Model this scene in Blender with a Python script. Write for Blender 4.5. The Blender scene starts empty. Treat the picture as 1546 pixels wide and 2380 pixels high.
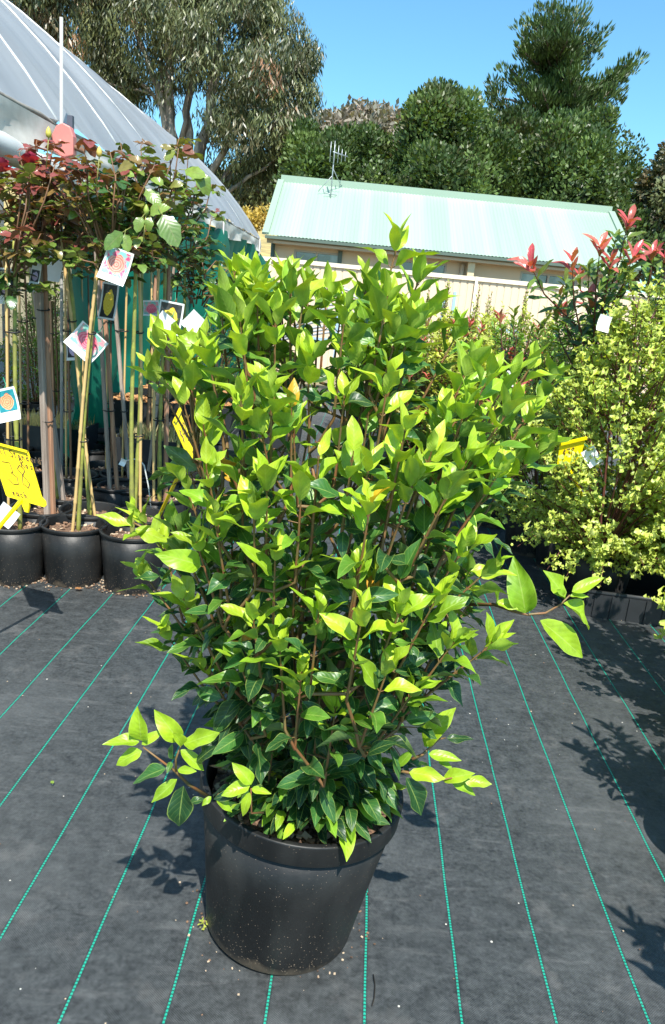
import bpy, math, random
import numpy as np
from mathutils import Vector, Matrix, noise as mnoise
R_ = math.radians
random.seed(7); rng = np.random.default_rng(7)
scn = bpy.context.scene

# ------------------------------------------------------------------ camera
CAM_H = 1.4
PITCH, ROLL = R_(15.33), R_(5.5)
F_PX, CX, CY = 1784.3, 773.0, 1190.2          # reference frame 1546 x 2380
cam_d = bpy.data.cameras.new('camera'); cam = bpy.data.objects.new('camera', cam_d)
scn.collection.objects.link(cam); scn.camera = cam
cam_d.sensor_fit = 'VERTICAL'; cam_d.sensor_height = 24.0
cam_d.lens = F_PX / 2380.0 * 24.0
cam_d.clip_start = 0.05; cam_d.clip_end = 2000
fwd = Vector((0, math.cos(PITCH), -math.sin(PITCH)))
up0 = Vector((0, math.sin(PITCH), math.cos(PITCH))); rt0 = Vector((1, 0, 0))
# image content is turned clockwise: camera turned counter-clockwise
up = up0 * math.cos(ROLL) - rt0 * math.sin(ROLL); rt = rt0 * math.cos(ROLL) + up0 * math.sin(ROLL)
Mx = Matrix((rt, up, -fwd)).transposed().to_4x4(); Mx.translation = Vector((0, 0, CAM_H))
cam.matrix_world = Mx

def ray(x, y):
    dx, dy = (x - CX) / F_PX, (y - CY) / F_PX
    return fwd + rt * dx - up * dy
def at(x, y, Y=None, z=None):
    d = ray(x, y); o = Vector((0, 0, CAM_H))
    return o + d * (Y / d.y if Y is not None else (z - CAM_H) / d.z)

def proj(p):
    q = Vector(p) - Vector((0, 0, CAM_H)); d = q.dot(fwd); return CX + F_PX * q.dot(rt) / d, CY - F_PX * q.dot(up) / d
# ------------------------------------------------------------------ light
SUN_EL, SUN_AZ = R_(56), R_(12)
sd = Vector((math.sin(SUN_AZ) * math.cos(SUN_EL), -math.cos(SUN_AZ) * math.cos(SUN_EL), math.sin(SUN_EL)))
sl = bpy.data.lights.new('sun', 'SUN'); sl.energy = 5.0; sl.angle = R_(0.53); sl.color = (1.0, 0.955, 0.88)
so = bpy.data.objects.new('sun', sl); scn.collection.objects.link(so)
so.rotation_euler = sd.to_track_quat('Z', 'Y').to_euler()
w = bpy.data.worlds.new('World'); scn.world = w; w.use_nodes = True
nt = w.node_tree; nt.nodes.clear()
sky = nt.nodes.new('ShaderNodeTexSky'); sky.sky_type = 'NISHITA'; sky.sun_disc = False
sky.sun_elevation = SUN_EL; sky.sun_rotation = R_(168); sky.air_density = 1.0; sky.dust_density = 0.7; sky.ozone_density = 2.2
bg = nt.nodes.new('ShaderNodeBackground'); bg.inputs[1].default_value = 0.095
wo = nt.nodes.new('ShaderNodeOutputWorld')
tint = nt.nodes.new('ShaderNodeMix'); tint.data_type = 'RGBA'; tint.blend_type = 'MULTIPLY'; tint.inputs[0].default_value = 1
tint.inputs[7].default_value = (.93, 1.50, 1.56, 1)              # the phone's clear cyan-leaning blue
nt.links.new(sky.outputs[0], tint.inputs[6]); nt.links.new(tint.outputs[2], bg.inputs[0]); nt.links.new(bg.outputs[0], wo.inputs[0])
scn.view_settings.view_transform = 'Standard'; scn.view_settings.look = 'None'
scn.view_settings.exposure = 0.68; scn.view_settings.gamma = 1
scn.cycles.max_bounces = 8; scn.cycles.diffuse_bounces = 2; scn.cycles.transparent_max_bounces = 8
scn.cycles.use_denoising = True

# ------------------------------------------------------------------ helpers
COL = scn.collection
class MB:
    def __init__(s): s.v = []; s.f = []; s.m = []; s.sm = []
    def add(s, vs, fs, mi=0, smooth=False):
        b = len(s.v); s.v += [tuple(p) for p in vs]
        for f in fs: s.f.append(tuple(b + i for i in f)); s.m.append(mi); s.sm.append(smooth)
    def box(s, c, sz, rot=None, mi=0):
        x, y, z = (k / 2 for k in sz)
        vs = [Vector((a * x, b * y, d * z)) for a in (-1, 1) for b in (-1, 1) for d in (-1, 1)]
        if rot is not None: vs = [rot @ p for p in vs]
        c = Vector(c); vs = [p + c for p in vs]
        s.add(vs, [(0, 1, 3, 2), (4, 6, 7, 5), (0, 4, 5, 1), (2, 3, 7, 6), (0, 2, 6, 4), (1, 5, 7, 3)], mi)
    def bar(s, a, b, wd, th, mi=0):
        a, b = Vector(a), Vector(b); d = b - a
        q = d.to_track_quat('Z', 'Y').to_matrix()
        s.box((a + b) / 2, (wd, th, d.length), q, mi)
    def tube(s, pts, rad, n=6, mi=0, cap=True, smooth=True):
        pts = [Vector(p) for p in pts]
        if not hasattr(rad, '__len__'): rad = [rad] * len(pts)
        vs = []; ref = None
        for i, p in enumerate(pts):
            t = (pts[min(i + 1, len(pts) - 1)] - pts[max(i - 1, 0)])
            if t.length < 1e-9: t = Vector((0, 0, 1))
            t.normalize()
            if ref is None: ref = Vector((1, 0, 0)) if abs(t.x) < .8 else Vector((0, 1, 0))
            u = (ref - t * ref.dot(t)).normalized(); w2 = t.cross(u); ref = u
            for k in range(n):
                a = 2 * math.pi * k / n
                vs.append(p + (u * math.cos(a) + w2 * math.sin(a)) * rad[i])
        fs = []
        for i in range(len(pts) - 1):
            for k in range(n):
                k2 = (k + 1) % n; fs.append((i * n + k, i * n + k2, (i + 1) * n + k2, (i + 1) * n + k))
        if cap: fs.append(tuple(range(n - 1, -1, -1))); fs.append(tuple((len(pts) - 1) * n + k for k in range(n)))
        s.add(vs, fs, mi, smooth)
    def lathe(s, prof, n=40, c=(0, 0, 0), mi=0, smooth=True, wob=0):
        c = Vector(c); vs = []
        for r, z in prof:
            for k in range(n):
                a = 2 * math.pi * k / n
                rr = r * (1 + wob * math.sin(2 * a + 1))
                vs.append(c + Vector((rr * math.cos(a), rr * math.sin(a), z)))
        fs = []
        for i in range(len(prof) - 1):
            for k in range(n):
                k2 = (k + 1) % n; fs.append((i * n + k, i * n + k2, (i + 1) * n + k2, (i + 1) * n + k))
        s.add(vs, fs, mi, smooth)
    def build(s, name, mat, parent=None, tf=None):
        me = bpy.data.meshes.new(name); me.from_pydata([tuple(p) for p in s.v], [], s.f)
        for m in (mat if isinstance(mat, (list, tuple)) else [mat]): me.materials.append(m)
        me.polygons.foreach_set('material_index', s.m); me.polygons.foreach_set('use_smooth', s.sm)
        me.update()
        o = bpy.data.objects.new(name, me); COL.objects.link(o)
        if parent is not None: o.parent = parent
        return o
def empty(name, loc=(0, 0, 0), rz=0):
    o = bpy.data.objects.new(name, None); COL.objects.link(o); o.location = loc; o.rotation_euler = (0, 0, rz)
    o.empty_display_size = .1
    return o
def tag(o, label=None, cat=None, group=None, kind=None):
    if label: o['label'] = label
    if cat: o['category'] = cat
    if group: o['group'] = group
    if kind: o['kind'] = kind
    return o
def copy_tree(o, parent=None):
    c = o.copy(); COL.objects.link(c); c.parent = parent
    for ch in list(o.children): copy_tree(ch, c)
    return c
def unit(a): return a / np.maximum(np.linalg.norm(a, axis=-1, keepdims=True), 1e-9)

# ------------------------------------------------------------------ materials
MATS = {}
def mat(name, col=(.5, .5, .5), rough=.6, metal=0, spec=.5, noise=0, nscale=30, col2=None, bump=0, bscale=None, stretch=None, coat=0):
    if name in MATS: return MATS[name]
    m = bpy.data.materials.new(name); m.use_nodes = True; t = m.node_tree; n = t.nodes; l = t.links
    b = n['Principled BSDF']; b.inputs['Roughness'].default_value = rough; b.inputs['Metallic'].default_value = metal
    b.inputs['Specular IOR Level'].default_value = spec; b.inputs['Coat Weight'].default_value = coat
    c = (*col, 1); b.inputs['Base Color'].default_value = c
    tc = n.new('ShaderNodeTexCoord'); src = tc.outputs['Object']
    if stretch:
        mp = n.new('ShaderNodeMapping'); mp.inputs['Scale'].default_value = stretch; l.new(src, mp.inputs[0]); src = mp.outputs[0]
    if noise:
        tx = n.new('ShaderNodeTexNoise'); tx.inputs['Scale'].default_value = nscale; tx.inputs['Detail'].default_value = 6
        tx.inputs['Roughness'].default_value = .65; l.new(src, tx.inputs['Vector'])
        cr = n.new('ShaderNodeValToRGB'); cr.color_ramp.elements[0].position = .5 - .25 / max(noise, .01) * .5
        cr.color_ramp.elements[1].position = .5 + .25 / max(noise, .01) * .5
        c2 = col2 or tuple(k * .5 for k in col)
        cr.color_ramp.elements[0].color = (*c2, 1); cr.color_ramp.elements[1].color = c
        l.new(tx.outputs['Fac'], cr.inputs[0]); l.new(cr.outputs[0], b.inputs['Base Color'])
    if bump:
        tb = n.new('ShaderNodeTexNoise'); tb.inputs['Scale'].default_value = bscale or nscale * 2; tb.inputs['Detail'].default_value = 5
        l.new(src, tb.inputs['Vector']); bp = n.new('ShaderNodeBump'); bp.inputs['Strength'].default_value = bump; bp.inputs['Distance'].default_value = .01
        l.new(tb.outputs['Fac'], bp.inputs['Height']); l.new(bp.outputs[0], b.inputs['Normal'])
    MATS[name] = m
    return m

def leaf_mat(name, stops, under=None, trans=.3, rough=.42, spec=.5, vein=True, edge=None, veincol=None, tcol=1.5):
    """colour by tone.r (leaf age, or light and shade painted into tree crowns), small variation (tone.g); vein, margin from uv"""
    m = bpy.data.materials.new(name); m.use_nodes = True; t = m.node_tree; n = t.nodes; l = t.links
    b = n['Principled BSDF']; out = n['Material Output']
    b.inputs['Roughness'].default_value = rough; b.inputs['Specular IOR Level'].default_value = spec
    at_ = n.new('ShaderNodeAttribute'); at_.attribute_name = 'tone'
    sp = n.new('ShaderNodeSeparateColor'); l.new(at_.outputs['Color'], sp.inputs[0])
    cr = n.new('ShaderNodeValToRGB'); e = cr.color_ramp.elements
    while len(e) < len(stops): e.new(.5)
    for i, (p, c) in enumerate(stops): e[i].position = p; e[i].color = (*c, 1)
    l.new(sp.outputs[0], cr.inputs[0]); col = cr.outputs[0]
    hs = n.new('ShaderNodeHueSaturation')
    mr = n.new('ShaderNodeMapRange'); mr.inputs['To Min'].default_value = .72; mr.inputs['To Max'].default_value = 1.28; l.new(sp.outputs[1], mr.inputs[0])
    tcn = n.new('ShaderNodeTexCoord'); nz = n.new('ShaderNodeTexNoise'); nz.inputs['Scale'].default_value = 55; nz.inputs['Detail'].default_value = 4; l.new(tcn.outputs['Object'], nz.inputs['Vector'])
    nm = n.new('ShaderNodeMapRange'); nm.inputs[1].default_value = .3; nm.inputs[2].default_value = .7; nm.inputs[3].default_value = .80; nm.inputs[4].default_value = 1.18; l.new(nz.outputs['Fac'], nm.inputs[0])
    mv = n.new('ShaderNodeMath'); mv.operation = 'MULTIPLY'; l.new(mr.outputs[0], mv.inputs[0]); l.new(nm.outputs[0], mv.inputs[1])
    l.new(mv.outputs[0], hs.inputs['Value']); l.new(col, hs.inputs['Color']); col = hs.outputs[0]
    def mix(fac, a, bb, typ='MIX'):
        x = n.new('ShaderNodeMix'); x.data_type = 'RGBA'; x.blend_type = typ
        if hasattr(fac, 'is_linked'): l.new(fac, x.inputs[0])
        else: x.inputs[0].default_value = fac
        for s_, v in ((6, a), (7, bb)):
            if hasattr(v, 'is_linked'): l.new(v, x.inputs[s_])
            else: x.inputs[s_].default_value = (*v, 1)
        return x.outputs[2]
    def math_(op, a, bb=None, c=None):
        x = n.new('ShaderNodeMath'); x.operation = op
        for i, v in enumerate((a, bb, c)):
            if v is None: continue
            if hasattr(v, 'is_linked'): l.new(v, x.inputs[i])
            else: x.inputs[i].default_value = v
        return x.outputs[0]
    if vein:
        uv = n.new('ShaderNodeUVMap'); uv.uv_map = 'UVMap'; sx = n.new('ShaderNodeSeparateXYZ'); l.new(uv.outputs[0], sx.inputs[0])
        a = math_('ABSOLUTE', math_('SUBTRACT', sx.outputs[0], .5))         # 0 at the midrib, .5 at the margin
        mid = math_('LESS_THAN', a, .026)
        side = math_('SINE', math_('MULTIPLY', math_('SUBTRACT', sx.outputs[1], math_('MULTIPLY', a, .55)), 44.0))
        sidev = math_('MULTIPLY', math_('GREATER_THAN', side, .93), .10)
        vc = veincol or (.42, .55, .12)
        col = mix(sidev, col, vc)
        col = mix(math_('MULTIPLY', mid, .36), col, vc)
        if edge:
            eg = math_('MULTIPLY', math_('GREATER_THAN', a, .46), .32); col = mix(eg, col, edge)
        bp = n.new('ShaderNodeBump'); bp.inputs['Strength'].default_value = .22; bp.inputs['Distance'].default_value = .001
        hgt = math_('MULTIPLY', math_('SUBTRACT', 1.0, side), .5); l.new(hgt, bp.inputs['Height']); l.new(bp.outputs[0], b.inputs['Normal'])
    if under:
        ge = n.new('ShaderNodeNewGeometry'); col_f = mix(math_('MULTIPLY', ge.outputs['Backfacing'], .75), col, under)
        # the underside takes on part of the leaf's own colour
        col_f = mix(math_('MULTIPLY', ge.outputs['Backfacing'], .45), col_f, col)
    else: col_f = col
    l.new(col_f, b.inputs['Base Color'])
    tr = n.new('ShaderNodeBsdfTranslucent')
    tcx = mix(1.0, col, (tcol, tcol * .95, .35), 'MULTIPLY'); l.new(tcx, tr.inputs[0])
    ms = n.new('ShaderNodeMixShader'); ms.inputs[0].default_value = trans
    l.new(b.outputs[0], ms.inputs[1]); l.new(tr.outputs[0], ms.inputs[2]); l.new(ms.outputs[0], out.inputs[0])
    MATS[name] = m
    return m

# ------------------------------------------------------------------ leaves
def leaf_template(r, W=.42, curl=.25, fold=.3, wave=.12, tip=1.2, base=.75, nt_=9, ns=5, serr=0, twist=0):
    ts = np.linspace(0, 1, nt_); ss = np.linspace(-1, 1, ns); w0 = ts ** base * (1 - ts) ** tip; w0 = w0 / w0.max() * W / 2
    w0[0] = .02 * W; w0[-1] = .008
    ph = r.uniform(0, 6.28); cu = curl * r.uniform(-.2, 1.4); fo = fold * r.uniform(.2, 1.5); wv = wave * r.uniform(.3, 1.5)
    asym = r.uniform(-.12, .12); bend = r.uniform(-.09, .09); tw = twist * r.uniform(-1, 1)
    V = []; U = []
    for i, t in enumerate(ts):
        for s_ in ss:
            x = s_ * w0[i] * (1 + asym * s_) + bend * t * t
            z = fo * abs(s_) * w0[i] - cu * t ** 2.2 + wv * math.sin(t * 8.5 + ph + (1.3 if s_ > 0 else 0)) * s_ * s_ * w0[i] * 1.6 + tw * t * s_ * w0[i]
            y = t - .35 * cu * cu * t ** 3
            if serr and 0 < i < nt_ - 1 and abs(s_) == 1: x *= 1 + serr * (1 if i % 2 else -1)
            V.append((x, y, z)); U.append(((s_ + 1) / 2, t))
    F = [(i * ns + j, i * ns + j + 1, (i + 1) * ns + j + 1, (i + 1) * ns + j) for i in range(nt_ - 1) for j in range(ns - 1)]
    return np.array(V), F, np.array(U)
def quad_template(W=.4, bend=.12, curl=.0):
    V = np.array([(0, 0, 0), (-W / 2, .45, bend * .5), (0, 1, -curl), (W / 2, .45, bend * .5), (0, .5, 0)])
    return V, [(0, 4, 1), (0, 3, 4), (1, 4, 2), (4, 3, 2)], np.array([(.5, 0), (0, .5), (.5, 1), (1, .5), (.5, .5)])
def blade_template(W=.4):
    V = np.array([(0, 0, 0), (-W / 2, .45, 0), (0, 1, 0), (W / 2, .45, 0)])
    return V, [(0, 3, 2, 1)], np.array([(.5, 0), (0, .5), (.5, 1), (1, .5)])

class Leaves:
    def __init__(s): s.P = []; s.D = []; s.N = []; s.S = []; s.T = []
    def add(s, p, d, n, size, tone): s.P.append(tuple(p)); s.D.append(tuple(d)); s.N.append(tuple(n)); s.S.append(size); s.T.append(tone)
    def build(s, name, m, parent, templates, smooth=True, seed=1):
        return leaf_object(name, m, parent, templates, np.array(s.P), np.array(s.D), np.array(s.N), np.array(s.S), np.array(s.T), smooth, seed)
def leaf_object(name, m, parent, templates, P, D, N, S, T, smooth=True, seed=1):
    r = np.random.default_rng(seed); D = unit(D); N = unit(N - D * np.sum(N * D, axis=1, keepdims=True)); X = np.cross(D, N)
    if S.ndim == 1: S = np.stack([S, S, S], 1)
    which = r.integers(0, len(templates), len(P))
    Vs = []; Fs = []; Us = []; Ts = []; base = 0
    for k, (tv, tf, tu) in enumerate(templates):
        idx = np.where(which == k)[0]
        if not len(idx): continue
        n = len(tv)
        V = P[idx, None] + X[idx, None] * (tv[None, :, 0:1] * S[idx, None, 0:1]) + D[idx, None] * (tv[None, :, 1:2] * S[idx, None, 1:2]) + N[idx, None] * (tv[None, :, 2:3] * S[idx, None, 2:3])
        Vs.append(V.reshape(-1, 3)); f = np.array(tf)
        Fs.append((f[None] + (base + np.arange(len(idx)) * n)[:, None, None]).reshape(-1, f.shape[1]))
        Us.append(np.tile(tu, (len(idx), 1))); Ts.append(np.repeat(T[idx], n, axis=0)); base += n * len(idx)
    V = np.concatenate(Vs); U = np.concatenate(Us); T2 = np.concatenate(Ts)
    F = np.concatenate(Fs); fw = F.shape[1]
    me = bpy.data.meshes.new(name); me.vertices.add(len(V)); me.vertices.foreach_set('co', V.astype(np.float32).ravel())
    me.loops.add(F.size); me.loops.foreach_set('vertex_index', F.astype(np.int32).ravel())
    me.polygons.add(len(F)); me.polygons.foreach_set('loop_start', np.arange(0, F.size, fw, dtype=np.int32))
    me.polygons.foreach_set('loop_total', np.full(len(F), fw, dtype=np.int32))
    me.update(calc_edges=True)
    me.polygons.foreach_set('use_smooth', np.full(len(F), smooth, dtype=bool))
    uv = me.uv_layers.new(name='UVMap'); uv.data.foreach_set('uv', U[F.ravel()].astype(np.float32).ravel())
    a = me.attributes.new('tone', 'FLOAT_COLOR', 'POINT')
    c = np.ones((len(V), 4), dtype=np.float32); c[:, 0] = T2[:, 0]; c[:, 1] = T2[:, 1]; a.data.foreach_set('color', c.ravel())
    me.materials.append(m); me.validate()
    o = bpy.data.objects.new(name, me); COL.objects.link(o)
    if parent is not None: o.parent = parent
    return o
def rot_about(v, axis, ang): return Matrix.Rotation(ang, 3, axis) @ v
def perp(u):
    a = Vector((1, 0, 0)) if abs(u.x) < .8 else Vector((0, 1, 0))
    return (a - u * a.dot(u)).normalized()

# ================================================================== SETTING
YAW = .0265                       # the mat's woven lines run along (YAW, 1)
def mat_fabric():
    m = bpy.data.materials.new('weed_mat'); m.use_nodes = True; t = m.node_tree; n = t.nodes; l = t.links; b = n['Principled BSDF']
    tc = n.new('ShaderNodeTexCoord'); P = tc.outputs['Object']
    sx = n.new('ShaderNodeSeparateXYZ'); l.new(P, sx.inputs[0])
    def M(op, a, bb=None, c=None):
        x = n.new('ShaderNodeMath'); x.operation = op
        for i, v in enumerate((a, bb, c)):
            if v is None: continue
            if hasattr(v, 'is_linked'): l.new(v, x.inputs[i])
            else: x.inputs[i].default_value = v
        return x.outputs[0]
    def NZ(scale, det=5, rough=.6, vec=None, dist=0):
        x = n.new('ShaderNodeTexNoise'); x.inputs['Scale'].default_value = scale; x.inputs['Detail'].default_value = det
        x.inputs['Roughness'].default_value = rough; x.inputs['Distortion'].default_value = dist; l.new(vec or P, x.inputs['Vector']); return x.outputs['Fac']
    def MR(v, a, bb, c=0, d=1):
        x = n.new('ShaderNodeMapRange'); l.new(v, x.inputs[0])
        for i, k in enumerate((a, bb, c, d)): x.inputs[i + 1].default_value = k
        return x.outputs[0]
    def MIX(f, a, bb):
        x = n.new('ShaderNodeMix'); x.data_type = 'RGBA'
        if hasattr(f, 'is_linked'): l.new(f, x.inputs[0])
        else: x.inputs[0].default_value = f
        for s_, v in ((6, a), (7, bb)):
            if hasattr(v, 'is_linked'): l.new(v, x.inputs[s_])
            else: x.inputs[s_].default_value = (*v, 1)
        return x.outputs[2]
    wob = M('MULTIPLY', M('SUBTRACT', NZ(1.3, 2), .5), .018)
    u = M('ADD', M('SUBTRACT', M('SUBTRACT', sx.outputs[0], M('MULTIPLY', sx.outputs[1], YAW)), -.068), wob)
    # woven cells
    cx_ = M('SINE', M('MULTIPLY', sx.outputs[0], 2 * math.pi / .0056)); cy_ = M('SINE', M('MULTIPLY', sx.outputs[1], 2 * math.pi / .0048))
    weave = M('MULTIPLY', cx_, cy_)
    blot = NZ(26, 5, .65); blot2 = NZ(95, 3, .7); big = NZ(1.6, 5, .55)
    f = M('ADD', M('MULTIPLY', blot, .5), M('MULTIPLY', blot2, .5))
    col = MIX(MR(f, .37, .64), (.020, .0225, .023), (.092, .100, .101))
    col = MIX(M('MULTIPLY', MR(big, .5, .68), .4), col, (.145, .153, .152))        # dusty patches
    col = MIX(M('MULTIPLY', MR(NZ(4.5, 6, .7), .56, .72), .6), col, (.20, .195, .185))
    # drag marks, stretched along the rows
    mp = n.new('ShaderNodeMapping'); mp.inputs['Scale'].default_value = (3.0, 22, 1); l.new(P, mp.inputs[0])
    col = MIX(M('MULTIPLY', MR(NZ(1.0, 6, .7, mp.outputs[0]), .56, .76), .5), col, (.22, .22, .215))
    col = MIX(MR(weave, -1, 1, 0, .6), col, (.022, .025, .028))
    # grit
    vo = n.new('ShaderNodeTexVoronoi'); vo.inputs['Scale'].default_value = 21; l.new(P, vo.inputs['Vector'])
    spc = n.new('ShaderNodeSeparateColor'); l.new(vo.outputs['Color'], spc.inputs[0])
    grit = M('MULTIPLY', M('LESS_THAN', vo.outputs['Distance'], M('MULTIPLY', spc.outputs[1], .07)), M('GREATER_THAN', spc.outputs[0], .62))
    col = MIX(grit, col, (.55, .52, .46))
    # green marker threads, 20 cm apart
    fr = M('ABSOLUTE', M('SUBTRACT', M('FRACT', M('ADD', M('DIVIDE', u, .2), .5)), .5))
    line = M('LESS_THAN', fr, .0122); dark = M('LESS_THAN', fr, .027)
    col = MIX(M('MULTIPLY', dark, .45), col, (.012, .016, .02))
    stit = M('GREATER_THAN', M('SINE', M('ADD', M('MULTIPLY', sx.outputs[1], 2 * math.pi / .0085), M('MULTIPLY', fr, 60))), -.35)
    gcol = MIX(stit, (.005, .09, .07), (.012, .35, .235))
    gcol = MIX(M('MULTIPLY', MR(NZ(6, 4), .5, .75), .4), gcol, (.06, .14, .12))
    col = MIX(line, col, gcol)
    l.new(col, b.inputs['Base Color'])
    b.inputs['Roughness'].default_value = .5; b.inputs['Specular IOR Level'].default_value = .45
    bp = n.new('ShaderNodeBump'); bp.inputs['Strength'].default_value = .35; bp.inputs['Distance'].default_value = .002
    l.new(M('ADD', M('MULTIPLY', weave, .5), M('MULTIPLY', blot2, 1.5)), bp.inputs['Height'])
    bp2 = n.new('ShaderNodeBump'); bp2.inputs['Strength'].default_value = .6; bp2.inputs['Distance'].default_value = .03
    l.new(NZ(5, 4), bp2.inputs['Height']); l.new(bp.outputs[0], bp2.inputs['Normal']); l.new(bp2.outputs[0], b.inputs['Normal'])
    return m
def grid(name, x0, x1, y0, y1, nx, ny, zf, m):
    mb = MB(); vs = [(x0 + (x1 - x0) * i / nx, y0 + (y1 - y0) * j / ny, 0) for j in range(ny + 1) for i in range(nx + 1)]
    vs = [(x, y, zf(x, y)) for x, y, _ in vs]
    fs = [(j * (nx + 1) + i, j * (nx + 1) + i + 1, (j + 1) * (nx + 1) + i + 1, (j + 1) * (nx + 1) + i) for j in range(ny) for i in range(nx)]
    mb.add(vs, fs, 0, True); return mb.build(name, m)
def hillz(x, y):
    h = max(0, (y - 34)) * .13 * (1 if x < 4 else max(.3, 1 - (x - 4) / 30)); return -.03 + h + .5 * mnoise.noise(Vector((x * .06, y * .06, 0))) * min(1, max(0, (y - 30) / 20))
g = grid('ground', -260, 260, -60, 420, 90, 90, hillz, mat('dry_ground', (.30, .24, .14), .95, noise=.8, nscale=3, col2=(.16, .14, .07), bump=.5, bscale=8)); tag(g, kind='structure')
fm = grid('weed_mat', -9, 9, -4, 12.6, 60, 60, lambda x, y: .0045 * (mnoise.noise(Vector((x * 1.6, y * 1.1, 3))) + .4 * mnoise.noise(Vector((x * 6, y * 4, 9)))), mat_fabric())
fm.name = 'weed_mat_floor'; tag(fm, kind='structure')
hill = grid('hill', -120, 40, 60, 200, 50, 40, lambda x, y: hillz(x, y) + .1 + 7 * math.exp(-((x + 22) / 26) ** 2 - ((y - 120) / 34) ** 2), mat('dry_grass_hill', (.50, .36, .13), .95, noise=.9, nscale=.8, col2=(.27, .22, .09), bump=.6, bscale=4)); tag(hill, kind='structure')

# ---- house behind the fence -------------------------------------------------
HY = 17.0
eL = at(620, 545, Y=HY); eR = at(1478, 632, Y=HY); rL = at(650, 421, Y=HY + 2.5); ze = eL.z; zr = rL.z
xl, xr = eL.x, eR.x
cream = mat('cream_wall', (.80, .62, .42), .8, noise=.25, nscale=4, col2=(.72, .55, .37))
roofm = bpy.data.materials.new('green_roof_sheet'); roofm.use_nodes = True
def _roof():
    t = roofm.node_tree; n = t.nodes; l = t.links; b = n['Principled BSDF']; tc = n.new('ShaderNodeTexCoord')
    mp = n.new('ShaderNodeMapping'); mp.inputs['Scale'].default_value = (2.6, .05, .05); l.new(tc.outputs['Object'], mp.inputs[0])
    a = n.new('ShaderNodeTexNoise'); a.inputs['Scale'].default_value = 1.1; a.inputs['Detail'].default_value = 3; l.new(mp.outputs[0], a.inputs['Vector'])
    c = n.new('ShaderNodeValToRGB'); c.color_ramp.elements[0].position = .40; c.color_ramp.elements[1].position = .62
    c.color_ramp.elements[0].color = (.295, .405, .305, 1); c.color_ramp.elements[1].color = (.365, .46, .37, 1)
    l.new(a.outputs['Fac'], c.inputs[0]); l.new(c.outputs[0], b.inputs['Base Color']); b.inputs['Roughness'].default_value = .38
_roof()
trim = mat('green_trim', (.28, .37, .285), .5); gutter = mat('gutter_green', (.10, .14, .11), .5)
house = empty('house', (xl, HY, 0)); tag(house, 'long low cream house with pale green corrugated roof behind the fence', 'house')
o0 = Vector((xl, HY, 0))
def L(p): return Vector(p) - o0
W = xr - xl; wl = .28; wz = ze - .1
mb = MB()
wins = [(685, 570, 788, 609), (935, 596, 1037, 634), (1213, 614, 1340, 665)]
WY = .35
spans = []
for (a, b_, c, d) in wins:
    A = at(a, b_, Y=HY + WY); C_ = at(c, d, Y=HY + WY); spans.append((A.x - xl, C_.x - xl, C_.z - .55, min(A.z, wz - .12)))
x = .12
zs = [(0, wz)]
for (a, b_, c, d) in spans:                      # wall with real openings
    mb.box(((x + a) / 2, WY + .12, wz / 2), (a - x, .24, wz)); mb.box(((a + b_) / 2, WY + .12, c / 2), (b_ - a, .24, c))
    mb.box(((a + b_) / 2, WY + .12, (d + wz) / 2), (b_ - a, .24, wz - d)); x = b_
mb.box(((x + W - .1) / 2, WY + .12, wz / 2), (W - .1 - x, .24, wz))
D2 = 5.0
mb.box((.24, D2 / 2 + .4, wz / 2), (.24, D2 - .3, wz)); mb.box((W - .22, D2 / 2 + .4, wz / 2), (.24, D2 - .3, wz)); mb.box((W / 2, D2 + .2, wz / 2), (W - .3, .2, wz))
for xx in (.24, W - .22):                         # gable ends
    mb.add([(xx - .1, .6, wz), (xx - .1, D2, wz), (xx - .1, 2.6, zr - .12), (xx + .1, .6, wz), (xx + .1, D2, wz), (xx + .1, 2.6, zr - .12)], [(0, 1, 2), (3, 5, 4), (0, 2, 5, 3), (1, 4, 5, 2)])
wall = mb.build('wall', cream, house)
mb = MB(); mb.box((W / 2, WY - .16, wz - .03), (W - .3, .42, .05)); mb.build('soffit', mat('soffit', (.66, .50, .34), .8), house)
# roof sheets as real corrugation
def roof_sheet(name, y0, z0, y1, z1):
    N_ = int(W / .076) * 4; vs = []
    nrm = Vector((0, -(z1 - z0), (y1 - y0))).normalized() * (1 if y1 > y0 else -1)
    for j, (yy, zz) in enumerate(((y0, z0), ((y0 + y1) / 2, (z0 + z1) / 2), (y1, z1))):
        for i in range(N_ + 1):
            xx = -.02 + (W + .04) * i / N_; o = math.sin(i / 4 * 2 * math.pi) * .008
            vs.append((xx, yy + nrm.y * o, zz + nrm.z * o))
    fs = [(j * (N_ + 1) + i, j * (N_ + 1) + i + 1, (j + 1) * (N_ + 1) + i + 1, (j + 1) * (N_ + 1) + i) for j in range(2) for i in range(N_)]
    q = MB(); q.add(vs, fs, 0, True); return q.build(name, roofm, house)
roof = roof_sheet('roof', 0, ze, 2.5, zr); roof_sheet('roof', 5.2, ze, 2.5, zr)
mb = MB(); mb.bar((-.03, 2.5, zr + .01), (W + .03, 2.5, zr + .01), .05, .26); mb.build('ridge_cap', trim, house)
for xx in (-.03, W + .03):
    mb = MB(); mb.bar((xx, 0, ze + .02), (xx, 2.5, zr + .02), .14, .05); mb.build('verge_flashing', trim, house)
mb = MB(); mb.box((W / 2, -.06, ze - .05), (W + .04, .12, .06)); mb.build('gutter', gutter, house)
mb = MB(); mb.box((W / 2, .03, ze - .12), (W - .02, .05, .08)); mb.build('fascia', mat('fascia', (.52, .38, .23), .7), house)
glass = mat('window_glass', (.10, .12, .15), .08, spec=.9, coat=.6)
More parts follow.
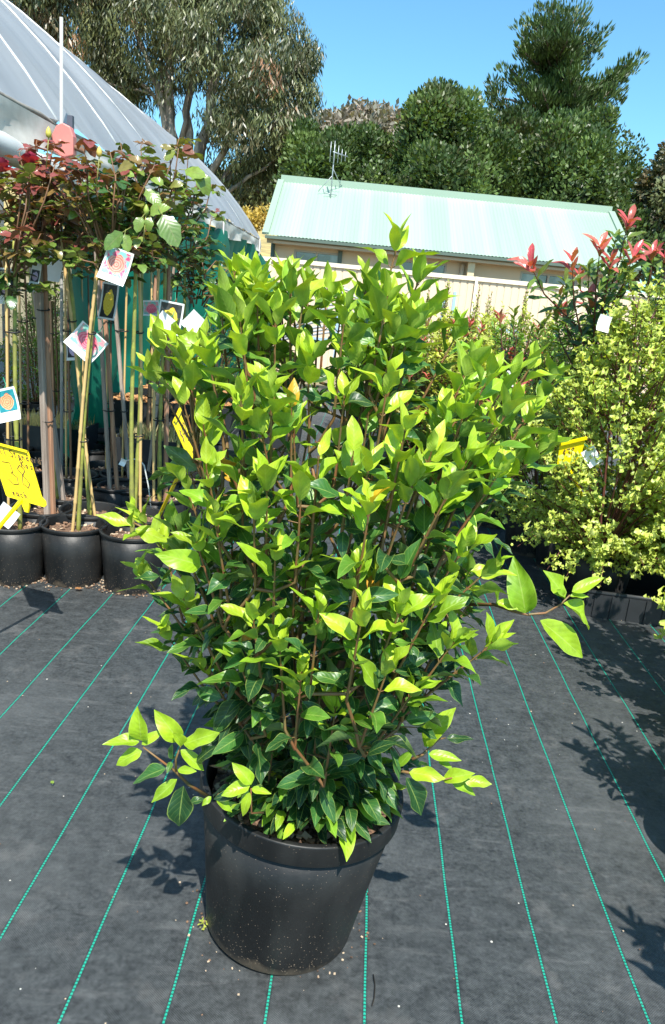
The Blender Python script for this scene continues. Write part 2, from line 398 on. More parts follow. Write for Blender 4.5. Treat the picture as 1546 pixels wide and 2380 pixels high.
def _win():
    t = glass.node_tree; n = t.nodes; l = t.links; b = n['Principled BSDF']; tc = n.new('ShaderNodeTexCoord')
    a = n.new('ShaderNodeTexNoise'); a.inputs['Scale'].default_value = 2.2; l.new(tc.outputs['Object'], a.inputs['Vector'])
    c = n.new('ShaderNodeValToRGB'); c.color_ramp.elements[0].position = .45; c.color_ramp.elements[1].position = .6
    c.color_ramp.elements[0].color = (.07, .08, .10, 1); c.color_ramp.elements[1].color = (.24, .27, .31, 1); l.new(a.outputs['Fac'], c.inputs[0]); l.new(c.outputs[0], b.inputs['Base Color'])
_win()
framem = mat('window_frame', (.55, .50, .42), .5)
for i, (a, b_, c, d) in enumerate(spans):
    mb = MB()
    for xx in (a + .02, (a + b_) / 2, b_ - .02): mb.box((xx, WY + .05, (c + d) / 2), (.04, .05, d - c))
    for zz in (c + .02, d - .02): mb.box(((a + b_) / 2, WY + .052, zz), (b_ - a - .002, .05, .04))
    wn = mb.build('window', framem, house)
    mb = MB(); mb.box(((a + b_) / 2, WY + .09, (c + d) / 2), (b_ - a - .01, .012, d - c - .01)); mb.build('pane', glass, wn)
mb = MB(); q = at(625, 560, Y=HY + .3).x - xl; mb.tube([(q + .1, .28, ze - .12), (q + .1, .28, 0)], .045, 8); mb.build('downpipe', gutter, house)
q = at(1100, 600, Y=HY).x - xl
mb = MB(); mb.box((q, .18, ze - .3), (.14, .22, .34)); mb.build('rain_head', mat('rain_head', (.72, .58, .36), .6), house)
mb = MB(); mb.tube([(q - .16, .30, ze - .2), (q - .16, .30, 0)], .05, 8); mb.build('downpipe', cream, house)
q = at(786, 600, Y=HY).x - xl
mb = MB(); mb.box((q + .03, WY - .03, ze - .62), (.09, .06, .9)); mb.build('shutter_post', gutter, house)

# television antenna
A0 = at(769, 452, Y=HY + 1.9)
an = empty('television_antenna', A0); tag(an, 'grey television antenna on a mast near the left end of the green roof', 'antenna')
am = mat('antenna_metal', (.42, .44, .45), .45, .6)
mb = MB(); mb.tube([(0, 0, -.12), (0, 0, 1.05)], .014, 6); mb.build('mast', am, an)
mb = MB(); mb.tube([(-.16, 0, .02), (.14, .05, .0)], .01, 5); mb.tube([(-.3, .1, .05), (0, 0, .4)], .008, 5); mb.tube([(.2, .25, .25), (0, 0, .55)], .008, 5); mb.build('brace', am, an)
mb = MB(); mb.tube([(-.02, -.22, .86), (.3, .2, .86)], .012, 5)
for k, (xx, hh) in enumerate(((-.08, .42), (.0, .5), (.09, .36), (.17, .26), (.25, .2))): mb.tube([(xx, -.2 + k * .1, .86 - hh / 2), (xx, -.2 + k * .1, .86 + hh / 2)], .009, 5)
mb.build('element_array', am, an)

# ---- steel fence ------------------------------------------------------------
FY = 15.2
fA = at(628, 600, Y=FY); fB = at(1339, 668, Y=FY); fz = (fA.z + fB.z) / 2
fence = empty('steel_fence', (fA.x, FY, 0)); tag(fence, 'cream ribbed steel fence running in front of the house', 'fence')
fmx = mat('cream_steel', (.76, .58, .42), .5, noise=.2, nscale=3, col2=(.70, .53, .38)); fcap = mat('cream_steel_cap', (.84, .72, .54), .45)
bay = at(880, 630, Y=FY).x - at(640, 610, Y=FY).x
nb = 6; x0b = -bay * 1.0
for k in range(nb):
    xa = x0b + k * bay; 
    if xa + bay < -.2: continue
    vs = []; rib = bay / 14
    prof = []
    for i in range(14):
        prof += [(i * rib, 0), (i * rib + rib * .72, 0), (i * rib + rib * .8, .012), (i * rib + rib * .92, .012)]
    prof.append((bay, 0))
    xs = [xa + p[0] for p in prof]; n_ = len(xs)
    vs = [(xx, p[1], 0) for xx, p in zip(xs, prof)] + [(xx, p[1], fz - .03) for xx, p in zip(xs, prof)]
    mb = MB(); mb.add(vs, [(i, i + 1, n_ + i + 1, n_ + i) for i in range(n_ - 1)]); mb.build('panel', fmx, fence)
    mb = MB(); mb.box((xa + bay / 2, 0, fz - .02), (bay - .002, .07, .075)); mb.build('rail', fcap, fence)
    mb = MB(); mb.box((xa, -.01, fz / 2 + .01), (.055, .09, fz + .02)); mb.build('post', fcap, fence)

# rack of stacked irrigation pipe in front of the fence
rk = empty('pipe_rack', at(795, 700, Y=12.2).xy.to_3d()); tag(rk, 'rack of long pale grey pipes and slats stacked before the cream fence', 'pipe rack')
ox, oy = rk.location.x, rk.location.y
pm = mat('grey_pipe', (.58, .58, .60), .5, noise=.3, nscale=6); pm2 = mat('blue_post', (.36, .50, .62), .5)
for px_ in (795, 1063, 1040):
    p_ = at(px_, 640, Y=12.2); mb = MB(); mb.box((p_.x - ox, 0, .85), (.045, .045, 1.7)); mb.build('post', pm2, rk)
for k in range(12):
    z_ = .9 + k * .062; a_ = at(690 + 6 * (k % 3), 660, Y=12.3).x - ox; b2 = at(860 + 8 * (k % 4), 640, Y=12.3).x - ox
    mb = MB(); mb.tube([(a_ - .4 + .09 * k, .1 + .03 * (k % 3), z_ - .22 + .01 * k), (a_ + .3, .1, z_ - .04), ((a_ + b2) / 2, .12, z_ + .02), (b2 + .3, .1, z_ - .04 - .012 * k)], .021, 7)
    mb.build('pipe', pm, rk)
mb = MB()
for z_ in (.8, 1.2): mb.box((1.0, .1, z_), (3.6, .05, .05))
mb.build('crossbar', pm2, rk)
# ================================================================== TREES
def inside(poly, x, y):
    c = False; j = len(poly) - 1
    for i in range(len(poly)):
        xi, yi = poly[i]; xj, yj = poly[j]
        if (yi > y) != (yj > y) and x < (xj - xi) * (y - yi) / (yj - yi) + xi: c = not c
        j = i
    return c
def edge_dist(poly, x, y):
    m = 1e9
    for i in range(len(poly)):
        ax, ay = poly[i - 1]; bx, by = poly[i]; dx, dy = bx - ax, by - ay
        t = max(0, min(1, ((x - ax) * dx + (y - ay) * dy) / (dx * dx + dy * dy + 1e-9))); m = min(m, math.hypot(x - ax - t * dx, y - ay - t * dy))
    return m
barkg = mat('gum_bark', (.46, .385, .32), .85, noise=.9, nscale=1.2, col2=(.12, .09, .075), bump=.4, bscale=8, stretch=(3, 3, .5))
barkd = mat('dark_bark', (.12, .085, .06), .9, noise=.7, nscale=6, bump=.5)
LM_gum = leaf_mat('gum_leaf', [(0, (.19, .205, .08)), (.5, (.055, .068, .028)), (.8, (.17, .13, .065)), (1, (.36, .18, .09))], trans=.15, rough=.4, spec=.6, vein=False)  # light and dark olive stand for sunlit and shaded bunches
LM_grey = leaf_mat('grey_gum_leaf', [(0, (.24, .23, .18)), (1, (.28, .20, .15))], trans=.15, rough=.6, vein=False)
LM_pine = leaf_mat('pine_needle', [(0, (.085, .14, .03)), (1, (.018, .04, .013))], trans=.12, rough=.5, vein=False)  # ramp runs from sunlit to shaded needle colour
LM_broad = leaf_mat('broad_leaf', [(0, (.15, .22, .05)), (.5, (.045, .085, .022)), (1, (.09, .085, .03))], trans=.22, rough=.45, vein=False)  # light and dark green stand for sunlit and shaded clumps
LM_shaded = leaf_mat('dark_leaf', [(0, (.06, .10, .03)), (1, (.022, .042, .014))], trans=.15, rough=.5, vein=False)  # shade inside the crowns, put into a darker leaf colour
BL_thin = [blade_template(.17), blade_template(.22)]
BL_wide = [blade_template(.62), blade_template(.5)]
BL_pine = [blade_template(.28), blade_template(.22)]
def rag(poly, amp, seed=1, step=26):
    r = random.Random(seed); o = []
    for i in range(len(poly)):
        ax, ay = poly[i]; bx, by = poly[(i + 1) % len(poly)]; n = max(1, int(math.hypot(bx - ax, by - ay) / step)); L = math.hypot(bx - ax, by - ay) + 1e-6
        for k in range(n):
            j = r.uniform(-1, .8) * amp * .8 * (1 if (k or i % 2) else .4); o.append((ax + (bx - ax) * k / n + (by - ay) / L * -j, ay + (by - ay) * k / n + (bx - ax) / L * j))
    return o
def crown(name, m, parent, org, poly, Y, thick, nclump, per, rad, ls, blades, droop=0, upb=0, seed=1, holes=None, tone_c=.35, dens=None, flat=1.0, shell=.45, edge=.35, vr=(.55, 1.25), ragged=0, lump=0, lth=-.02):
    r = random.Random(seed); P = []; D = []; N = []; S = []; T = []
    poly = rag(poly, ragged, seed) if ragged else poly
    xs = [p[0] for p in poly]; ys = [p[1] for p in poly]; maxd = 0; cl = []
    k = 0
    while len(cl) < nclump and k < nclump * 60:
        k += 1; x, y = r.uniform(min(xs), max(xs)), r.uniform(min(ys), max(ys))
        if not inside(poly, x, y): continue
        if holes and any(((x - hx) / hrx) ** 2 + ((y - hy) / hry) ** 2 < 1 and r.random() < hp for hx, hy, hrx, hry, hp in holes): continue
        ed = edge_dist(poly, x, y); mpp = Y / F_PX
        th = min(thick, (ed * mpp) * 1.6 + .25)
        yy = Y - th * (1 - 2 * r.random() ** 1.5) * 1.0
        if lump and mnoise.noise(at(x, y, Y=yy) * lump + Vector((seed * 3.1, 0, 0))) < lth: continue
        cl.append((at(x, y, Y=yy), min(1, (ed * mpp + edge) / rad)))
    for c, sc in cl:
        rr = rad * r.uniform(*vr) * max(.3, sc); tn = min(1, max(0, r.gauss(tone_c, .22))); gg = r.uniform(.15, .85)
        axis = Vector((r.uniform(-1, 1), r.uniform(-1, 1), r.uniform(-.4, .8))).normalized()
        for _ in range(int(per * (rr / rad) ** 2 + 3)):
            v = Vector((r.gauss(0, 1), r.gauss(0, 1), r.gauss(0, 1))).normalized() * rr * r.random() ** shell; v.z *= flat
            if droop: v.z = v.z * 1.05 - .15 * rr
            d = v.normalized() * .8 + Vector((r.uniform(-1, 1), r.uniform(-1, 1), r.uniform(-1, 1))) * .6
            if droop: d = Vector((r.uniform(-1, 1) * .75, r.uniform(-1, 1) * .75, -1))
            if upb: d = v.normalized() * .55 + Vector((r.uniform(-1, 1), r.uniform(-1, 1), .6 + upb)) * .5
            nn = v.normalized() + Vector((r.uniform(-1, 1), r.uniform(-1, 1), r.uniform(-.3, 1))) * .8
            P.append(tuple(c + v - org)); D.append(tuple(d)); N.append(tuple(nn)); S.append(ls * r.uniform(.6, 1.35))
            T.append((min(1, max(0, tn + r.gauss(0, .08))), min(1, max(0, gg + r.gauss(0, .18)))))
    return leaf_object(name, m, parent, blades, np.array(P), np.array(D), np.array(N), np.array(S), np.array(T), False, seed), cl
def limbs(parent, org, Y, paths, m, name='trunk', jit=.25, seed=3):
    r = random.Random(seed); first = None
    groups = {}
    mb = MB()
    for pts, r0, r1 in paths:
        n_ = len(pts); P = []
        dY = r.uniform(-1, 1) * jit * 4
        for i, (x, y) in enumerate(pts):
            yy = Y + (dY * i / max(1, n_ - 1)); P.append(at(x, y, Y=yy) - org)
        Q = [P[0]]
        for a, b_ in zip(P, P[1:]):
            for t in (.33, .66, 1): Q.append(a.lerp(b_, t) + (Vector((r.uniform(-1, 1), r.uniform(-1, 1), 0)) * jit * .35 if t < 1 else Vector()))
        rr = [r0 + (r1 - r0) * i / (len(Q) - 1) for i in range(len(Q))]
        mb.tube(Q, rr, 7, cap=True)
    return mb.build(name, m, parent)

def treebase(name, x, Y, label, cat='tree', group='trees behind the house'):
    p = at(x, 700, Y=Y); org = Vector((p.x, Y, hillz(p.x, Y))); o = empty(name, org); tag(o, label, cat, group); return o, org

# big eucalyptus behind the tunnel
t, org = treebase('gum_tree', 430, 27, 'tall spreading gum tree with pale trunks and drooping olive leaves above the plastic tunnel')
E1 = [(172, -160), (172, 60), (200, 110), (215, 150), (250, 205), (275, 225), (300, 270), (330, 300), (350, 345), (400, 385), (430, 400), (455, 430), (500, 455), (560, 450), (640, 405), (700, 345), (722, 300), (722, 240), (738, 205), (712, 150), (728, 95), (700, 30), (668, -20), (640, -160)]
crown('crown', LM_gum, t, org, E1, 27.2, 2.8, 560, 190, .56, .21, BL_thin, droop=1, shell=.3, ragged=30, lump=.75, lth=-.30, seed=11, tone_c=.30,
      holes=[(215, 230, 50, 60, 1), (425, 350, 75, 110, .9), (395, 210, 80, 110, .7), (500, 400, 60, 60, .75), (560, 440, 40, 30, .85), (450, 250, 70, 70, .7), (335, 255, 50, 40, .92), (560, 330, 40, 50, .6), (330, 60, 60, 40, .6), (520, 120, 40, 60, .5), (620, 60, 30, 40, .5)], flat=.9)
br = [([(425, 560), (418, 440), (400, 330), (392, 200), (400, 60), (405, -60)], .24, .08), ([(418, 460), (385, 330), (372, 230), (340, 130), (296, 40), (270, -60)], .16, .04),
      ([(440, 560), (440, 400), (432, 260), (440, 120), (470, -40)], .2, .07), ([(450, 560), (460, 380), (490, 250), (505, 160), (520, 20)], .26, .08),
      ([(432, 470), (412, 330), (355, 220), (300, 150), (225, 100)], .1, .03), ([(470, 520), (520, 430), (600, 330), (660, 260)], .12, .04),
      ([(455, 480), (530, 445), (610, 395), (660, 352)], .1, .03), ([(470, 430), (540, 320), (585, 200), (600, 120)], .14, .03),
      ([(372, 230), (345, 215), (270, 200), (230, 175)], .05, .02), ([(420, 330), (450, 180), (455, 20)], .1, .04), ([(400, 300), (350, 300), (305, 235)], .05, .02),
      ([(505, 300), (560, 250), (640, 180)], .08, .03), ([(400, 330), (378, 200), (378, 40)], .1, .04), ([(480, 470), (560, 360), (570, 260)], .09, .03)]
tr_ = limbs(t, org, 26.2, [(a_, b_ * .9, c_) for a_, b_, c_ in br], barkg)
mb = MB(); mb.tube([Vector((-.1, 0, -.3)), at(425, 560, Y=27) - org], [.6, .4], 9); mb.tube([at(470, 580, Y=27) - org, at(450, 540, Y=27) - org], [.3, .25], 8); mb.build('root_flare', barkg, t)
# gum at the top left corner
t, org = treebase('gum_tree', 60, 24, 'gum tree whose drooping olive crown fills the top left corner')
crown('crown', LM_gum, t, org, [(0, -160), (20, -20), (50, 20), (75, 60), (110, 110), (150, 130), (178, 130), (170, 70), (150, 40), (168, 0), (175, -160)], 24, 1.8, 110, 120, .5, .23, BL_thin, droop=1, seed=12, tone_c=.5)
limbs(t, org, 24, [([(60, 640), (70, 300), (80, 100), (100, -60)], .3, .1), ([(80, 150), (120, 60), (130, 0)], .07, .03)], barkg)
t, org = treebase('gum_tree', 235, 30, 'small rounded gum crown just above the middle of the tunnel roof')
crown('crown', LM_gum, t, org, [(205, 240), (215, 150), (240, 155), (265, 190), (285, 240), (300, 290), (250, 290)], 30, 1.0, 40, 90, .5, .24, BL_thin, droop=1, seed=13, tone_c=.4)
limbs(t, org, 30, [([(250, 640), (250, 350), (245, 230)], .14, .05)], barkg)
# low scrub on the hill seen between tunnel and house
t, org = treebase('scrub_tree', 585, 44, 'low grey green scrubby tree on the dry hill left of the house', group=None)
crown('crown', LM_gum, t, org, [(520, 470), (530, 420), (570, 400), (610, 395), (650, 400), (670, 430), (640, 455), (590, 470)], 44, 2.2, 90, 80, .6, .28, BL_wide, seed=14, tone_c=.3)
limbs(t, org, 44, [([(590, 520), (590, 460), (600, 430)], .2, .06)], barkd)
t, org = treebase('flowering_bush', 590, 40, 'bushy shrub covered in golden yellow flowers on the slope beside the house', 'bush', None)
LM_yel = leaf_mat('golden_flower', [(0, (.58, .40, .06)), (1, (.40, .32, .12))], trans=.2, rough=.7, vein=False)
crown('foliage', LM_yel, t, org, [(560, 510), (570, 494), (592, 486), (625, 488), (640, 498), (640, 520), (570, 530)], 40, 1.2, 50, 50, .4, .16, BL_wide, seed=15, tone_c=.3)
# grey gum far away
t, org = treebase('grey_gum', 850, 60, 'distant grey leaved gum showing above the dark trees, behind the house roof')
crown('crown', LM_grey, t, org, [(742, 310), (748, 280), (768, 264), (790, 268), (812, 272), (810, 252), (845, 242), (880, 262), (915, 258), (945, 285), (950, 370), (760, 370)], 60, 4, 170, 70, 1.1, .42, BL_wide, seed=16, tone_c=.4)
limbs(t, org, 60, [([(850, 640), (850, 350), (845, 270)], .4, .1), ([(850, 380), (790, 290)], .15, .05), ([(850, 380), (910, 290)], .15, .05)], barkg)
# tall pine
t, org = treebase('pine_tree', 1310, 36, 'tall dark pine with layered upswept boughs standing above every tree at the right')
PN = [(1286, 6), (1278, 30), (1270, 45), (1253, 28), (1250, 50), (1235, 58), (1232, 84), (1209, 76), (1204, 105), (1222, 138), (1238, 165), (1222, 170), (1184, 158), (1191, 184), (1214, 205), (1180, 226), (1155, 212), (1130, 198), (1136, 228), (1155, 255), (1120, 262), (1112, 292), (1130, 440), (1400, 440), (1408, 320), (1422, 262), (1400, 268), (1424, 252), (1438, 236), (1405, 222), (1430, 205), (1462, 168), (1475, 138), (1440, 140), (1420, 128), (1385, 118), (1388, 76), (1370, 62), (1342, 42), (1322, 58), (1305, 40), (1294, 30)]
def boughs(name, m, parent, org, Y, lst, blades, ls, seed, tuft=.42, needles=46, extra=0, ctr=None):
    """lst: (trunk x, trunk y, tip x, tip y, depth change): flattened upswept boughs of needle tufts"""
    r = random.Random(seed); P = []; D = []; N = []; S = []; T = []; wood = MB()
    L0 = list(lst)
    for _ in range(extra):
        y = r.uniform(60, 400); x = ctr(y); w_ = (14 + (y - 20) * .30); a = r.uniform(-1, 1); L0.append((x, y + 12, x + a * w_ * .8, y - r.uniform(-10, 30), r.uniform(-1, 1) * 2.6))
    for (x0, y0, x1, y1, dY) in L0:
        A = at(x0, y0, Y=Y); B = at(x1, y1, Y=Y + dY); L = (B - A).length; n = max(3, int(L / .17)); sag = Vector((0, 0, -.14 * L)); tn0 = r.uniform(.1, .6)
        wood.tube([A - org, A.lerp(B, .5) + sag - org, B - org], [.09, .05, .015], 5)
        for i in range(n):
            t_ = .12 + .88 * i / (n - 1); c = A.lerp(B, t_) + sag * math.sin(math.pi * t_); rad = tuft * (1.15 - .65 * t_) * r.uniform(.7, 1.2)
            c = c + Vector((r.uniform(-1, 1), r.uniform(-1.3, 1.3), r.uniform(-.25, .35))) * rad * .8
            for _ in range(int(needles * rad / tuft)):
                v = Vector((r.gauss(0, 1), r.gauss(0, 1), abs(r.gauss(0, .6)) - .15)); v = v.normalized() * rad * r.random() ** .4; v.z *= .75
                d = v.normalized() * .6 + Vector((0, 0, .75)) + (B - A).normalized() * .35
                P.append(tuple(c + v - org)); D.append(tuple(d)); N.append((r.gauss(0, 1), r.gauss(0, 1), r.gauss(0, 1))); S.append(ls * r.uniform(.6, 1.4)); T.append((min(1, max(0, tn0 + r.gauss(0, .15))), r.random()))
    wood.build('boughs', barkd, parent)
    return leaf_object(name, m, parent, blades, np.array(P), np.array(D), np.array(N), np.array(S), np.array(T), False, seed)
BG = [(1287, 60, 1286, 4, 0), (1287, 75, 1254, 30, .4), (1288, 80, 1320, 40, -.5), (1289, 95, 1236, 56, -.6), (1289, 95, 1342, 40, .5), (1290, 130, 1210, 78, .3), (1290, 120, 1389, 80, -.5), (1291, 150, 1204, 108, -1), (1292, 160, 1385, 112, .6), (1292, 180, 1226, 140, .8),
      (1294, 215, 1186, 160, -.4), (1294, 220, 1472, 140, -.8), (1295, 235, 1192, 190, .7), (1295, 240, 1440, 178, .9), (1296, 250, 1462, 168, .2), (1297, 275, 1215, 215, -1.2), (1298, 300, 1132, 200, -.4), (1298, 300, 1424, 206, -1), (1300, 320, 1136, 236, .7), (1300, 320, 1437, 238, .5), (1302, 350, 1114, 268, -.8), (1302, 350, 1420, 264, -.6),
      (1304, 390, 1120, 320, .3), (1304, 390, 1408, 320, .3), (1304, 430, 1160, 360, -1), (1304, 430, 1400, 370, -1), (1297, 260, 1350, 200, -2), (1297, 260, 1260, 210, -2), (1294, 190, 1330, 140, -1.6), (1299, 330, 1350, 270, -2.2), (1300, 340, 1240, 280, -2.2)]
boughs('needles', LM_pine, t, org, 36, BG, BL_pine, .24, 18, tuft=.62, needles=85, extra=34, ctr=lambda y: 1287 + (y - 20) * .045)
limbs(t, org, 36, [([(1310, 660), (1305, 300), (1295, 140), (1290, 70)], .5, .05), ([(1302, 300), (1230, 245), (1165, 228)], .14, .03), ([(1303, 320), (1380, 240), (1425, 180)], .14, .03), ([(1300, 220), (1250, 190), (1222, 180)], .1, .03),
                   ([(1298, 180), (1345, 120), (1365, 105)], .1, .03), ([(1296, 160), (1240, 100)], .1, .03), ([(1304, 350), (1380, 300), (1405, 270)], .1, .03), ([(1300, 260), (1340, 180), (1345, 60)], .12, .04)], barkg)
def leaders(name, m, parent, org, poly, Y, n, seed, ls=.12, base=500, per=30):
    """upright leafy leaders of different heights that make up one crown"""
    r = random.Random(seed); P = []; D = []; N = []; S = []; T = []; x0, x1 = min(p[0] for p in poly), max(p[0] for p in poly); mpp = Y / F_PX
    def top(x):
        ys = [ay + (by - ay) * (x - ax) / (bx - ax) for (ax, ay), (bx, by) in zip(poly, poly[1:] + poly[:1]) if bx != ax and min(ax, bx) <= x <= max(ax, bx)]
        return min(ys) if ys else base
    for k in range(n * 2):
        x = x0 + (x1 - x0) * ((k % n + r.random()) / n); x = min(x1 - 6, max(x0 + 6, x)); rear = k < n
        yt = top(x) + (r.uniform(-10, 18) if rear else r.uniform(20, 150)); dY = r.uniform(-.2, .9) if rear else r.uniform(-2.4, -.5); wmax = r.uniform(.42, .78); tn = r.uniform(.1, .55)
        y = yt; q = 0
        while y < base:
            rad = min(wmax, .10 + q * .36) * r.uniform(.7, 1.25); tc = tn + r.uniform(-.2, .35); hole = q > .8 and r.random() < .28  # clump tone paints lit and shaded bunches; holes show darker leaves behind
            c = at(x, y, Y=Y + dY) + Vector((r.uniform(-1, 1), r.uniform(-1, 1), 0)) * rad * .75
            for _ in range(0 if hole else int(per * 1.5 * (rad / .3) ** 1.8) + 4):
                v = Vector((r.gauss(0, 1), r.gauss(0, 1), r.gauss(0, 1))).normalized() * rad * r.random() ** .25
                d = v.normalized() * .7 + Vector((r.uniform(-.5, .5), r.uniform(-.5, .5), .6)); nn = v.normalized() + Vector((r.uniform(-.8, .8), r.uniform(-.8, .8), r.uniform(0, .9)))
                P.append(tuple(c + v - org)); D.append(tuple(d)); N.append(tuple(nn)); S.append(ls * r.uniform(.6, 1.4)); T.append((min(1, max(0, tc + r.gauss(0, .1))), min(1, max(0, r.gauss(.5, .25)))))
            stp = rad * r.uniform(.9, 1.6); q += stp; y += stp / mpp; x += r.uniform(-9, 9)
    return leaf_object(name, m, parent, BL_wide, np.array(P), np.array(D), np.array(N), np.array(S), np.array(T), False, seed)
BT = [
 (790, 25, [(652, 470), (655, 400), (665, 355), (690, 318), (715, 296), (735, 300), (760, 318), (800, 305), (850, 305), (890, 330), (915, 350), (930, 400), (930, 480), (800, 480)], 'dense green leafy tree behind the left end of the roof, lowest of the row'),
 (1020, 24, [(925, 490), (920, 380), (935, 320), (936, 275), (952, 258), (960, 240), (985, 232), (1000, 203), (1015, 220), (1032, 206), (1050, 225), (1078, 210), (1085, 238), (1100, 265), (1112, 300), (1118, 380), (1120, 500)], 'dense green leafy tree with a ragged peaked top, behind the middle of the roof'),
 (1190, 26, [(1108, 500), (1112, 400), (1115, 320), (1120, 275), (1140, 262), (1165, 285), (1190, 270), (1215, 262), (1245, 300), (1260, 360), (1262, 500)], 'dense green leafy tree in front of the left foot of the pine'),
 (1345, 25, [(1235, 510), (1240, 400), (1255, 330), (1290, 300), (1310, 270), (1335, 268), (1352, 244), (1370, 275), (1400, 262), (1422, 268), (1420, 325), (1442, 390), (1448, 520)], 'dense green leafy tree in front of the right foot of the pine')]
for i, (cx_, Y_, poly, lab) in enumerate(BT):
    t, org = treebase('leafy_tree', cx_, Y_, lab)
    crown('crown', LM_broad, t, org, poly, Y_, 2.6, 120, 330, .50, .13, BL_wide, seed=20 + i, tone_c=.38, shell=.28, edge=.16, vr=(.35, 1.3), ragged=30, upb=.35, lump=.85)
    leaders('top_leaders', LM_broad, t, org, poly, Y_, 11, 60 + i, per=24)
    crown('inner_foliage', LM_shaded, t, org, [(cx_ + (x_ - cx_) * .78, 490 + (y_ - 490) * .76) for x_, y_ in poly], Y_ + 1.6, .4, 150, 60, .5, .24, BL_wide, seed=30 + i, tone_c=.6)  # painted shade: darker leaves set behind, seen through the crown's gaps
    top = min(p[1] for p in poly)
    limbs(t, org, Y_, [([(cx_, 640), (cx_, 470), (cx_ + 4, top + 130)], .24, .06), ([(cx_, 480), (cx_ - 45, top + 110)], .1, .04), ([(cx_, 480), (cx_ + 45, top + 110)], .1, .04)], barkd)
RT = [
 (1475, 27, [(1428, 560), (1432, 430), (1440, 380), (1448, 345), (1457, 330), (1462, 308), (1467, 335), (1478, 352), (1488, 370), (1500, 395), (1500, 560)], 'narrow dark green tree with a thin spire at the right of the house'),
 (1535, 25, [(1485, 640), (1490, 420), (1505, 385), (1522, 375), (1535, 350), (1540, 332), (1560, 335), (1620, 330), (1620, 640)], 'dark olive leafy tree cut off by the right border of the picture'),
 (1440, 23, [(1395, 640), (1400, 520), (1420, 490), (1450, 480), (1480, 490), (1520, 500), (1540, 640)], 'low dark bushy tree directly beyond the right end of the house')]
for i, (cx_, Y_, poly, lab) in enumerate(RT):
    t, org = treebase('leafy_tree', cx_, Y_, lab)
    leaders('crown', LM_broad, t, org, poly, Y_, 9, 40 + i, base=600) if i != 1 else crown('crown', LM_gum, t, org, poly, Y_, 1.8, 240, 220, .45, .13, BL_wide, shell=.25, edge=.10, vr=(.4, 1.3), ragged=24, lump=1.0, seed=40 + i, tone_c=.55)
    limbs(t, org, Y_, [([(cx_, 700), (cx_, 600), (cx_, min(p[1] for p in poly) + 130)], .2, .04), ([(cx_, 640), (cx_ + 20, 560)], .1, .04)], barkd)
# ================================================================== PLASTIC TUNNEL
TC, TA, TB, TZ = -5.8, 3.95, 1.45, 2.2                     # axis offset, half width, rise, springing height
TR, TCZ = 4.853, -.62; TH0 = math.acos(TA / TR)                # arc radius, height of its centre, angle at the springing
def tun(th, Y, r=1.0): return Vector((TC + YAW * Y + TR * r * math.cos(th), Y, TCZ + TR * r * math.sin(th)))
tunnel = empty('plastic_tunnel', (TC, 8, 0)); tag(tunnel, 'long polytunnel with sagging translucent white plastic roof over steel hoops', 'polytunnel')
org = Vector((TC, 8, 0))
film = bpy.data.materials.new('greenhouse_film'); film.use_nodes = True
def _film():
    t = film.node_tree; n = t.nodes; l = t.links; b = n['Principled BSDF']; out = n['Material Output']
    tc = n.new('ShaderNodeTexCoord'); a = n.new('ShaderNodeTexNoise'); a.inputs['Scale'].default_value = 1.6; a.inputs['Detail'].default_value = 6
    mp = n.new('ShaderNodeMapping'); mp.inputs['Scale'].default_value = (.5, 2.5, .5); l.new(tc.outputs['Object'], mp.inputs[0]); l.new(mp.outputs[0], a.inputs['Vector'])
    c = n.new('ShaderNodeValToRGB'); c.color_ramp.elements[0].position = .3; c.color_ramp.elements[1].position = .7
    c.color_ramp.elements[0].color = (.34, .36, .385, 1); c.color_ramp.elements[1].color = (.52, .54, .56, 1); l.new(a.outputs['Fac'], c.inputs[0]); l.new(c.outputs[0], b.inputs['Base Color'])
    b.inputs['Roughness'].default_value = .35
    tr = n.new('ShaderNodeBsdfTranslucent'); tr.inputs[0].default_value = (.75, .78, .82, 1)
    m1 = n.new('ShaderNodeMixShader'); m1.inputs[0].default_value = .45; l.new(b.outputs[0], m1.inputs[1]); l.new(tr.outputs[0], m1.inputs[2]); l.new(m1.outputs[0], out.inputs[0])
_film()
Y0, Y1, HS = -1.9, 12.4, 1.3
NA, per = 34, 10; nY = int(round((Y1 - Y0) / HS)) * per
vs = []; rr_ = random.Random(5)
for j in range(nY + 1):
    Y = Y0 + (Y1 - Y0) * j / nY; ph = (j % per) / per; bay_ = j // per
    for i in range(NA + 1):
        th = TH0 + (math.pi - 2 * TH0) * i / NA; ef = min(1, 4.5 * min(i, NA - i) / NA + .15)
        sag = math.sin(math.pi * ph) * .085 * ef * (1 + .4 * math.sin(bay_ * 2.3))
        wr = .03 * mnoise.noise(Vector((Y * 3.2, th * 1.2, 0))) + .014 * math.sin(Y * 21 + th * 3 + 2 * mnoise.noise(Vector((Y, th * 2, 4))))
        p = tun(th, Y); c = Vector((TC + YAW * Y, Y, TCZ)); nrm = (p - c).normalized()
        vs.append(p - nrm * (sag + wr * .8 - .02) - org)
fs = [(j * (NA + 1) + i, j * (NA + 1) + i + 1, (j + 1) * (NA + 1) + i + 1, (j + 1) * (NA + 1) + i) for j in range(nY) for i in range(NA)]
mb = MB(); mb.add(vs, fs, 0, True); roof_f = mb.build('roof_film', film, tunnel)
steel = mat('galvanised_pipe', (.62, .62, .60), .45, .3, noise=.4, nscale=20)
wpipe = mat('white_pipe', (.74, .74, .72), .4)
for k in range(int(round((Y1 - Y0) / HS)) + 1):
    Y = Y0 + HS * k * (Y1 - Y0) / (HS * round((Y1 - Y0) / HS)); mb = MB()
    mb.tube([tun(TH0 + (math.pi - 2 * TH0) * i / 30, Y, 1.0015) - org for i in range(31)], .020 if k == 5 else .011, 8); mb.build('hoop', wpipe if k == 5 else steel, tunnel)
